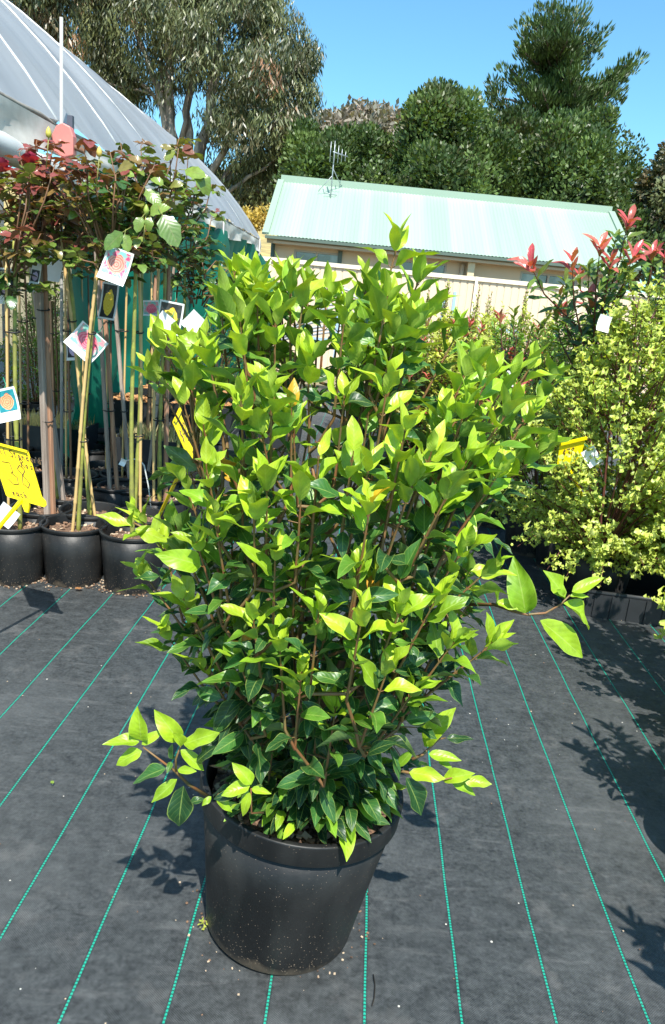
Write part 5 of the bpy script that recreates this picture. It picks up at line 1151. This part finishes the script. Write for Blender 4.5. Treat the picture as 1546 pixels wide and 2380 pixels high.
# low black tub edge in front of the right hand shrubs
def tray(x, y, rz, label, wx=.75, wy=.5, h=.13):
    t = empty('black_tray', (x, y, 0), rz); tag(t, label, 'tray'); m = MB(); th_ = .012
    for k in range(9): m.box((-wx / 2 + wx * (k + .5) / 9, -wy / 2 - .009, h * .48), (.008, .008, h * .9))
    for (cx_, cy_, a, b_) in ((0, -wy / 2, wx, th_), (0, wy / 2, wx, th_), (-wx / 2, 0, th_, wy - th_ * 1.01), (wx / 2, 0, th_, wy - th_ * 1.01)): m.box((cx_, cy_, h / 2), (a, b_, h))
    m.box((0, 0, .006), (wx - th_, wy - th_, .01)); m.build('tray_shell', blk, t)
    m = MB(); m.tube([(-wx / 2, -wy / 2, h), (wx / 2, -wy / 2, h), (wx / 2, wy / 2, h), (-wx / 2, wy / 2, h), (-wx / 2, -wy / 2, h)], .011, 6); m.build('rolled_rim', blk, t); return t
tray(1.70, 3.82, R_(-6), 'low black tray with rolled rim under the nearest right hand pots')
# potted shrubs just outside the frame whose shadows fall into it
pitto(1.55, 2.50, .35, 1.6, 21, 'yellow green potted shrub just beyond the right border, casting the leafy shadow', .7, pot=(.19, .3))
photinia(1.20, 1.74, 1.05, 22, 'potted photinia beyond the right border whose shadow crosses the mat', 26, .26, .3, .07, low=.5)
photinia(1.04, .93, .95, 23, 'potted photinia beyond the lower right corner, only its shadow shows', 22, .24, .3, .07, low=.5)
t = empty('black_pot', (-1.36, 2.32, 0)); tag(t, 'black pot beyond the left border holding the first yellow sign', 'pot', 'black pots without a standard rose'); make_pot(t); make_soil(t, .129, .235, 9, 60)
t = empty('black_pot', (-.98, 1.42, 0)); tag(t, 'black pot beyond the left border near the camera, only its shadow shows', 'pot', 'black pots without a standard rose'); make_pot(t); make_soil(t, .129, .235, 10, 60)
# litter on the mat
rr = random.Random(8)
for i, (x, y, lab) in enumerate([(123, 1822, 'tiny green leaf scrap on the mat at the far left'), (150, 1310, 'brown leaf lying against the foot of the front rose pot'), (192, 1368, 'small orange leaf beside the middle rose pot')]):
    p = at(x, y, z=.012); L_ = Leaves(); L_.add((0, 0, 0), (rr.uniform(-1, 1), rr.uniform(-1, 1), .1), (0, 0, 1), (.015, .04, .035)[i], (1, .8)); lm = leaf_mat('litter%d' % i, [(0, (.2, .3, .05) if i == 0 else (.42, .2, .08)), (1, (.2, .3, .05) if i == 0 else (.42, .2, .08))], vein=False)
    o = L_.build('fallen_leaf', lm, None, LT_rose); o.location = p; tag(o, lab, 'fallen leaf', 'scraps lying on the mat')
# crumbs of potting mix and grit scattered round the pots
m = MB(); rr = random.Random(12)
def crumb(x, y, s_, mi): m.box((x, y, s_ * .3 + .003), (s_, s_ * rr.uniform(.5, 1), s_ * .5), Matrix.Rotation(rr.uniform(0, 6), 3, 'Z') @ Matrix.Rotation(rr.uniform(-.4, .4), 3, 'X'), mi)
for _ in range(120): a = rr.uniform(0, 6.28); q = .172 + abs(rr.gauss(0, .03)); crumb(-.035 + q * math.cos(a), 1.485 + q * math.sin(a), rr.uniform(.0015, .0055), rr.randint(0, 2))
for o_ in [o_ for o_ in bpy.data.objects if o_.name.startswith('standard_rose')][:6]:
    for _ in range(60): a = rr.uniform(3.1, 6.3); q = .128 + abs(rr.gauss(0, .02)); crumb(o_.location.x + q * math.cos(a), o_.location.y + q * math.sin(a), rr.uniform(.003, .010), rr.randint(0, 2))
for _ in range(150): crumb(rr.uniform(-1.3, 1.5), rr.uniform(1.15, 3.6), rr.uniform(.0012, .0045), rr.randint(1, 2))
o = m.build('potting_crumbs', [SOIL, CHIP, CHIP2]); tag(o, 'crumbs of potting mix and grit scattered on the mat around the pots', 'debris', kind='stuff')
L_ = Leaves(); wb = at(474, 2152, z=.01)
for _ in range(22): L_.add((rr.uniform(-.012, .014), rr.uniform(-.01, .01), rr.uniform(0, .012)), (rr.uniform(-1, 1), rr.uniform(-1, .3), rr.uniform(0, 1)), (0, -.3, 1), rr.uniform(.005, .011), (rr.random() * .4, rr.random()))
o = L_.build('small_weed', LM_lime, None, QT); o.location = wb; tag(o, 'tiny yellow green weed at the left foot of the big pot', 'weed')
m = MB(); m.tube([at(*q, z=.006) for q in [(868, 2265), (872, 2290), (870, 2320), (865, 2338)]], .0012, 4); o = m.build('fallen_twig', mat('twig_black', (.02, .015, .01), .8)); tag(o, 'thin dark twig on the mat near the bottom right of the pot', 'twig', 'scraps lying on the mat')
# ================================================================== THE LARGE POTTED SHRUB
SX, SY = -.035, 1.485
shrub = empty('potted_viburnum', (SX, SY, .0)); tag(shrub, 'large bushy evergreen shrub with bright lime new leaves in a big black pot', 'potted shrub')
pv = make_pot(shrub, .222, .168, .37, n=72, lip=.048, holes=False); TILT = Matrix.Rotation(R_(4.2), 4, 'Y') @ Matrix.Rotation(R_(-1), 4, 'X')
sv_ = make_soil(shrub, .197, .325, 77, 520)
for o in (pv, sv_): o.rotation_euler = TILT.to_euler(); o.location = (0, 0, .004)
SO = Vector((SX, SY, 0))
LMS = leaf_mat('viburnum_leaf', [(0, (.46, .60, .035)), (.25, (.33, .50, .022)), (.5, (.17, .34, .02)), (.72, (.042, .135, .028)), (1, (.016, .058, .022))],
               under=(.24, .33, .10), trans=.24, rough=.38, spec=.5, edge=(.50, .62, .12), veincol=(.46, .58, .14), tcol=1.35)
LTS = [leaf_template(np.random.default_rng(300 + k), W=.38 + .05 * (k % 3), curl=.32, fold=.40, wave=.22, tip=1.0 + .1 * (k % 2), base=.72, nt_=11, ns=5, twist=.6) for k in range(14)]
twr = mat('viburnum_twig', (.27, .10, .04), .5, noise=.7, nscale=45, col2=(.15, .13, .045)); trunkm = mat('viburnum_bark', (.20, .11, .06), .8, noise=.8, nscale=40, col2=(.10, .06, .04), bump=.4)
ENV = [(.36, -.17, .20), (.46, -.22, .27), (.57, -.27, .29), (.70, -.29, .36), (.80, -.34, .37), (.90, -.38, .36), (1.0, -.37, .37), (1.1, -.36, .44), (1.2, -.36, .43), (1.28, -.37, .33), (1.34, -.34, .22), (1.40, -.27, .18), (1.46, -.20, .12)]
def env(z):
    for a, b_ in zip(ENV, ENV[1:]):
        if a[0] <= z <= b_[0]: q = (z - a[0]) / (b_[0] - a[0]); return a[1] + (b_[1] - a[1]) * q, a[2] + (b_[2] - a[2]) * q
    return (ENV[0][1:] if z < ENV[0][0] else (0, 0))
sr = random.Random(42); TIPS = []
# shoots placed where the photograph shows them: (x, y of the shoot tip, depth, lean x, kind)
H = [(922, 575, 1.42, .10), (975, 650, 1.45, .25), (655, 645, 1.5, 0), (545, 640, 1.45, -.15), (530, 700, 1.35, -.3), (600, 680, 1.6, 0), (850, 665, 1.5, -.1), (760, 680, 1.55, 0), (705, 700, 1.35, .1), (640, 740, 1.25, 0),
     (900, 700, 1.3, .05), (1010, 720, 1.5, .3), (960, 760, 1.3, .2), (800, 740, 1.25, 0), (560, 760, 1.2, -.1), (380, 800, 1.4, -.4), (430, 850, 1.25, -.2), (360, 880, 1.5, -.5), (480, 820, 1.3, -.2), (1060, 780, 1.5, .3), (1085, 860, 1.3, .2),
     (1130, 890, 1.25, .2), (1185, 880, 1.35, .3), (1235, 850, 1.4, .3), (1285, 890, 1.5, .4), (1180, 960, 1.2, .3), (1230, 970, 1.3, .4), (1160, 930, 1.5, .2), (1260, 1050, 1.3, .7), (1080, 960, 1.2, .1), (430, 950, 1.2, -.2), (560, 930, 1.15, 0),
     (630, 920, 1.15, 0), (800, 930, 1.2, 0), (900, 900, 1.15, 0), (940, 1010, 1.1, 0), (820, 1060, 1.08, 0), (860, 1080, 1.1, .1), (740, 1070, 1.1, 0), (480, 1090, 1.12, -.1), (560, 1080, 1.15, 0), (430, 1130, 1.2, -.3), (620, 1130, 1.1, 0), (1000, 1060, 1.12, .1),
     (1080, 1080, 1.15, .2), (700, 1150, 1.08, 0), (960, 1120, 1.08, .1), (1160, 1100, 1.2, .3), (1040, 1150, 1.1, .2), (330, 1210, 1.3, -.6), (410, 1230, 1.2, -.3), (500, 1210, 1.12, -.1), (860, 1180, 1.05, 0), (460, 1270, 1.15, -.2), (1075, 1280, 1.15, .3), (340, 1340, 1.3, -.6),
     (590, 1200, 1.1, 0), (640, 1290, 1.1, 0), (1130, 1330, 1.2, .6), (430, 1400, 1.2, -.4), (830, 1330, 1.08, 0), (840, 1440, 1.05, 0), (740, 1430, 1.08, 0), (590, 1450, 1.12, -.1), (1050, 1500, 1.15, .3), (1140, 1500, 1.2, .6), (900, 1560, 1.08, .1), (560, 1550, 1.15, -.3),
     (700, 1570, 1.12, 0), (390, 1480, 1.3, -.6), (930, 1420, 1.1, .1), (1010, 1400, 1.12, .2), (650, 1500, 1.12, -.1), (960, 1610, 1.15, .3), (780, 1650, 1.15, 0), (480, 1560, 1.25, -.5)]
for x, y, Y_, lx in H:
    Y_ = 1.10 + (Y_ - 1.05) * .9
    TIPS.append((at(x, y, Y=Y_) - SO, Vector((lx, -.12 if Y_ < 1.3 else .05, 1.0)).normalized(), 0, 1))
for k in range(160):
    z = .42 + 1.0 * sr.random() ** .8; l_, r__ = env(z); a = sr.uniform(0, 6.283); q = sr.uniform(.15, 1) ** .5
    cx_ = (l_ + r__) / 2; hw = (r__ - l_) / 2 - .05; p = Vector((cx_ + hw * q * math.cos(a) + .0, 1.47 + hw * q * math.sin(a) * .92, z)) - SO
    if .98 < z < 1.14 and -.12 < p.x < .12 and sr.random() < .6: continue
    o_ = Vector((p.x - .03, p.y, 0)); lean = (.25 + .9 * max(0, 1 - z / .9)) * q
    TIPS.append((p, Vector((o_.x * lean * 2.4 + sr.uniform(-.15, .15), o_.y * lean * 2.4 + sr.uniform(-.15, .15), 1)).normalized(), 0, 0))
# skeleton: each shoot reaches back to the nearest lower node
nodes = [(Vector((.03, 0, .30)), .016), (Vector((.035, 0, .40)), .015)]
for k in range(7):
    a = k * .9 + .3; rad = .09; P0 = nodes[1][0]
    for j in range(1, 5):
        nodes.append((P0 + Vector((rad * j * .55 * math.cos(a) + .012 * j, rad * j * .5 * math.sin(a), .12 * j + .02 * (k % 3))), .011 - .0015 * j))
trunk = MB(); twig = MB()
trunk.tube([Vector((.02, 0, .27)), nodes[0][0], nodes[1][0]], [.018, .016, .014], 8)
for k in range(7):
    pts = [nodes[1][0]] + [nodes[2 + k * 4 + j][0] for j in range(4)]; trunk.tube(pts, [.012, .0105, .009, .0075, .006], 7)
NP = [n_[0] for n_ in nodes]; LV = Leaves(); YL = Leaves()
GAPS = [(392, 945, 470, 1075, 1), (640, 955, 890, 1035, .6), (455, 1010, 560, 1060, .5), (480, 1745, 560, 1835, 1), (560, 1010, 650, 1060, .4), (900, 1150, 960, 1250, .4), (600, 1245, 700, 1290, .4)]
def clear(p):
    x, y = proj(Vector(p) + SO)
    return any(a < x < c and b_ < y < d and sr.random() < g for a, b_, c, d, g in GAPS)
def put_pair(p, U, rot, el, size, age, n=2):
    base = rot_about(perp(U), U, rot)
    for s_ in range(n):
        rd = rot_about(base, U, math.pi * 2 * s_ / n + sr.uniform(-.2, .2)); e = el + sr.uniform(-.18, .18)
        d = U * math.cos(e) + rd * math.sin(e); N_ = U * math.sin(e) - rd * math.cos(e) + Vector((sr.uniform(-.35, .35), sr.uniform(-.35, .35), sr.uniform(-.1, .2))); N_ = rot_about(N_, d, sr.gauss(0, .3))
        pet = .008; sz = size * sr.uniform(.82, 1.18); twig.tube([p, p + d * pet], .0011, 3, cap=False)
        if clear(p + d * pet) or clear(p + d * sz): continue
        if sr.random() < .004: YL.add(p + d * pet, d, N_, sz * .9, (sr.random(), sr.random())); continue
        LV.add(p + d * pet, d, N_, sz, (min(1, max(0, age + sr.gauss(0, .06))), sr.random()))
for (T_, U, kind, hero) in sorted(TIPS, key=lambda t_: (t_[0] - NP[0]).length):
    Ls = sr.uniform(.13, .19); B_ = T_ - U * Ls; B_ = B_.lerp(Vector((B_.x * .85, B_.y * .85, B_.z)), .5)
    cand = [(n_ - B_).length + max(0, n_.z - B_.z + .03) * 6 for n_ in NP]; n0 = NP[cand.index(min(cand))]
    M_ = n0.lerp(B_, .5) + Vector((0, 0, -.015)) + Vector((sr.uniform(-1, 1), sr.uniform(-1, 1), 0)) * .012
    dl = (B_ - n0).length
    twig.tube([n0, M_, B_, B_.lerp(T_, .5), T_], [.0042 if dl > .15 else .0034, .0034, .0028, .0022, .0014], 6, cap=False)
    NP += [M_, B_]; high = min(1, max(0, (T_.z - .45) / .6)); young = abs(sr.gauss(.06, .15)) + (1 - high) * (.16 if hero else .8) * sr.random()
    rot = sr.uniform(0, 3.14)
    npair = 5 if hero else 4
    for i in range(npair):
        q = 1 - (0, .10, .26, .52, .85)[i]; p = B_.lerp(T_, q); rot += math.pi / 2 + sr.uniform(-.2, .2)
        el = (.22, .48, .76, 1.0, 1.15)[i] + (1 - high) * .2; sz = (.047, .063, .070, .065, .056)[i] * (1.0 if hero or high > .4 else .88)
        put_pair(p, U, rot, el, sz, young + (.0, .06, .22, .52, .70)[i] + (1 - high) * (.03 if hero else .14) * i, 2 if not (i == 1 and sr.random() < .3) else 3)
    # older, darker leaves along the supporting twig
    seg = int(dl / .045)
    for i in range(min(5, seg)):
        q = (i + .7) / (seg + .5); p = n0.lerp(M_, q * 2) if q < .5 else M_.lerp(B_, q * 2 - 1); UU = (B_ - n0).normalized()
        put_pair(p, UU, i * 1.57 + sr.uniform(0, 1), 1.15, .066, .78 + sr.gauss(0, .08), 2 if sr.random() < .7 else 1)
# dark drooping old leaves low in the plant
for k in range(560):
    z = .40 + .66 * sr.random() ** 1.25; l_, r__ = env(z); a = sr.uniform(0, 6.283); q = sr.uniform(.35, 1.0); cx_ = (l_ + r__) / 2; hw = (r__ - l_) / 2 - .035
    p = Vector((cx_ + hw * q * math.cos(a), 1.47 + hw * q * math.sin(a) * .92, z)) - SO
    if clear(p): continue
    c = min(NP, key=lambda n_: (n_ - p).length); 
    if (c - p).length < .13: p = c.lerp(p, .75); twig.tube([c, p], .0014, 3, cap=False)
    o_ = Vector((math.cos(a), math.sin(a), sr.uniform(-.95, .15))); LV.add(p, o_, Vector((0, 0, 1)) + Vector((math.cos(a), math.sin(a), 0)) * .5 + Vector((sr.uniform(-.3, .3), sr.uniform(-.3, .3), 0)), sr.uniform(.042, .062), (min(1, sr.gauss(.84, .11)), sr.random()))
for k in range(70):                                    # leaves lying round the rim
    a = sr.uniform(0, 6.283); q = sr.uniform(.03, .15); p = Vector((.03 + q * math.cos(a), q * math.sin(a), .345 + sr.uniform(0, .05)))
    LV.add(p, (math.cos(a), math.sin(a), sr.uniform(.0, .5)), (sr.uniform(-.3, .3), sr.uniform(-.3, .3), 1), sr.uniform(.05, .07), (min(1, max(0, sr.gauss(.75, .22))), sr.random()))
for k in range(105):                                    # foliage spilling towards the front of the rim
    a = sr.uniform(3.3, 6.2); q = sr.uniform(.10, .195); p = Vector((.03 + q * math.cos(a), q * math.sin(a), .385 + sr.uniform(0, .07)))
    if clear(p): continue
    LV.add(p, (math.cos(a) + sr.uniform(-.5, .5), math.sin(a) + sr.uniform(-.5, .5), sr.uniform(-.12, .5)), (sr.uniform(-.3, .3), sr.uniform(-.5, .1), 1), sr.uniform(.045, .07), (min(1, max(0, sr.gauss(.7, .25))), sr.random()))
# low branches that reach out over the rim, leaves placed one by one: base x,y, tip x,y, age
def spray(path, Y, leaves, r0=.0035):
    P_ = [at(x, y, Y=Y_) - SO for (x, y), Y_ in zip(path, Y)]; twig.tube(P_, [r0 - (r0 - .0014) * i / (len(P_) - 1) for i in range(len(P_))], 6)
    for (x, y, x2, y2, Yb, age) in leaves:
        a = at(x, y, Y=Yb) - SO; dY = .02 if y2 > y else -.0; b_ = at(x2, y2, Y=Yb - .01 + sr.uniform(-.015, .015)) - SO; d = b_ - a
        LV.add(a, d, Vector((0, -.55, .85)) + Vector((sr.uniform(-.4, .4), 0, 0)), d.length, (min(1, age + sr.uniform(.02, .2)), sr.uniform(.2, .7)))
S_ = lambda x, y: ((350 + x * .4528) / 1.46, (2350 + y * .4528) / 1.46)
def SP(lst, f, Yb): return [(*f(a, b_), *f(c, d), Yb, g_) for a, b_, c, d, g_ in lst]
spray([S_(790, 780), S_(640, 690), S_(540, 590), S_(420, 500), S_(300, 410)], (1.30, 1.27, 1.25, 1.24, 1.24),
      SP([(270, 370, 0, 360, .12), (285, 360, 270, 150, .1), (290, 390, 435, 270, .15), (290, 440, 70, 530, .13), (470, 570, 200, 660, .7), (510, 520, 480, 600, .6)], S_, 1.24) +
      SP([(570, 370, 420, 135, .12), (605, 390, 865, 285, .14), (580, 430, 760, 590, .15), (590, 400, 565, 300, .05), (555, 650, 370, 830, .16), (605, 700, 550, 1050, .78), (650, 830, 760, 790, .8), (560, 580, 690, 590, .3), (520, 500, 520, 380, .8), (700, 520, 840, 390, .75), (810, 780, 740, 850, .2)], S_, 1.25))
spray([S_(545, 590), S_(545, 500), S_(580, 400)], (1.25, 1.245, 1.24), [], .0025)
spray([S_(1200, 900), S_(1110, 905), S_(1110, 720)], (1.24, 1.22, 1.2), SP([(1110, 690, 1000, 520, .12), (1100, 700, 885, 740, .12), (1115, 720, 1250, 760, .1), (1100, 750, 1030, 935, .1), (850, 800, 980, 890, .25), (990, 760, 820, 790, .85)], S_, 1.2), .0025)
T2 = lambda x, y: ((1000 + x * .4528) / 1.46, (2350 + y * .4528) / 1.46)
spray([T2(740, 580), T2(850, 600), T2(1050, 665), T2(1180, 640)], (1.33, 1.32, 1.30, 1.30), SP([(860, 600, 1130, 630, .12), (1110, 655, 1335, 600, .15), (1270, 660, 1480, 675, .08), (1165, 655, 1350, 770, .2), (835, 640, 985, 940, .8), (780, 550, 880, 440, .3)], T2, 1.31))
spray([T2(880, 500), T2(960, 465), T2(1080, 350), T2(1130, 340)], (1.33, 1.33, 1.34, 1.35), SP([(975, 405, 1100, 130, .14), (1005, 460, 1250, 510, .1), (1140, 345, 1340, 330, .8), (1080, 520, 1190, 560, .3), (930, 530, 1010, 560, .75)], T2, 1.33))
R4 = lambda x, y: ((1700 + x * .3603) / 1.46, (1850 + y * .3603) / 1.46)
spray([R4(-330, 560), R4(-60, 560), R4(110, 620), R4(250, 655), R4(420, 640), R4(560, 560), R4(650, 470)], (1.45, 1.38, 1.34, 1.33, 1.33, 1.33, 1.33),
      SP([(230, 640, 165, 150, .3), (370, 710, 815, 1065, .12), (590, 550, 925, 765, .1), (600, 500, 460, 235, .2), (670, 440, 980, 305, .18), (650, 480, 840, 480, .25), (590, 500, 560, 400, .25), (-50, 540, 170, 590, .1), (-300, 240, 155, 240, .08), (-40, 560, -40, 380, .35)], R4, 1.33), .004)
G5 = lambda x, y: (x, y)
spray([(360, 1250), (330, 1225), (310, 1215)], (1.32, 1.31, 1.31), SP([(305, 1222, 222, 1200, .12), (310, 1225, 300, 1180, .15), (315, 1230, 418, 1262, .12), (370, 1340, 310, 1345, .75)], G5, 1.3))
twig.build('twigs', twr, shrub); trunk.build('trunk', trunkm, shrub)
LV.build('foliage', LMS, shrub, LTS, seed=5)
if YL.P: YL.build('yellowed_leaves', leaf_mat('yellowed_leaf', [(0, (.75, .48, .03)), (1, (.62, .26, .04))], trans=.3), shrub, LTS)
# brown dead leaves and weeds on the potting mix
DL = Leaves(); 
for (x, y) in [(690, 1850), (855, 1870), (880, 1850), (520, 1790), (870, 1885)]:
    p = at(x, y, z=.37) - SO; DL.add(p, (sr.uniform(-1, 1), sr.uniform(-1, 1), .2), (0, -.3, 1), .035, (sr.random(), .6))
DL.build('dead_leaves', leaf_mat('dead_leaf', [(0, (.45, .14, .05)), (1, (.60, .35, .14))], trans=.2, vein=False), shrub, LTS)
WD = Leaves()
for k in range(26): WD.add(at(512 + sr.uniform(-10, 26), 1776 + sr.uniform(-5, 5), z=.352) - SO, (sr.uniform(-1, 1), sr.uniform(-1, 1), .5), (0, 0, 1), .010, (.2, .5))
WD.build('tiny_weeds', LM_herb, shrub, QT)
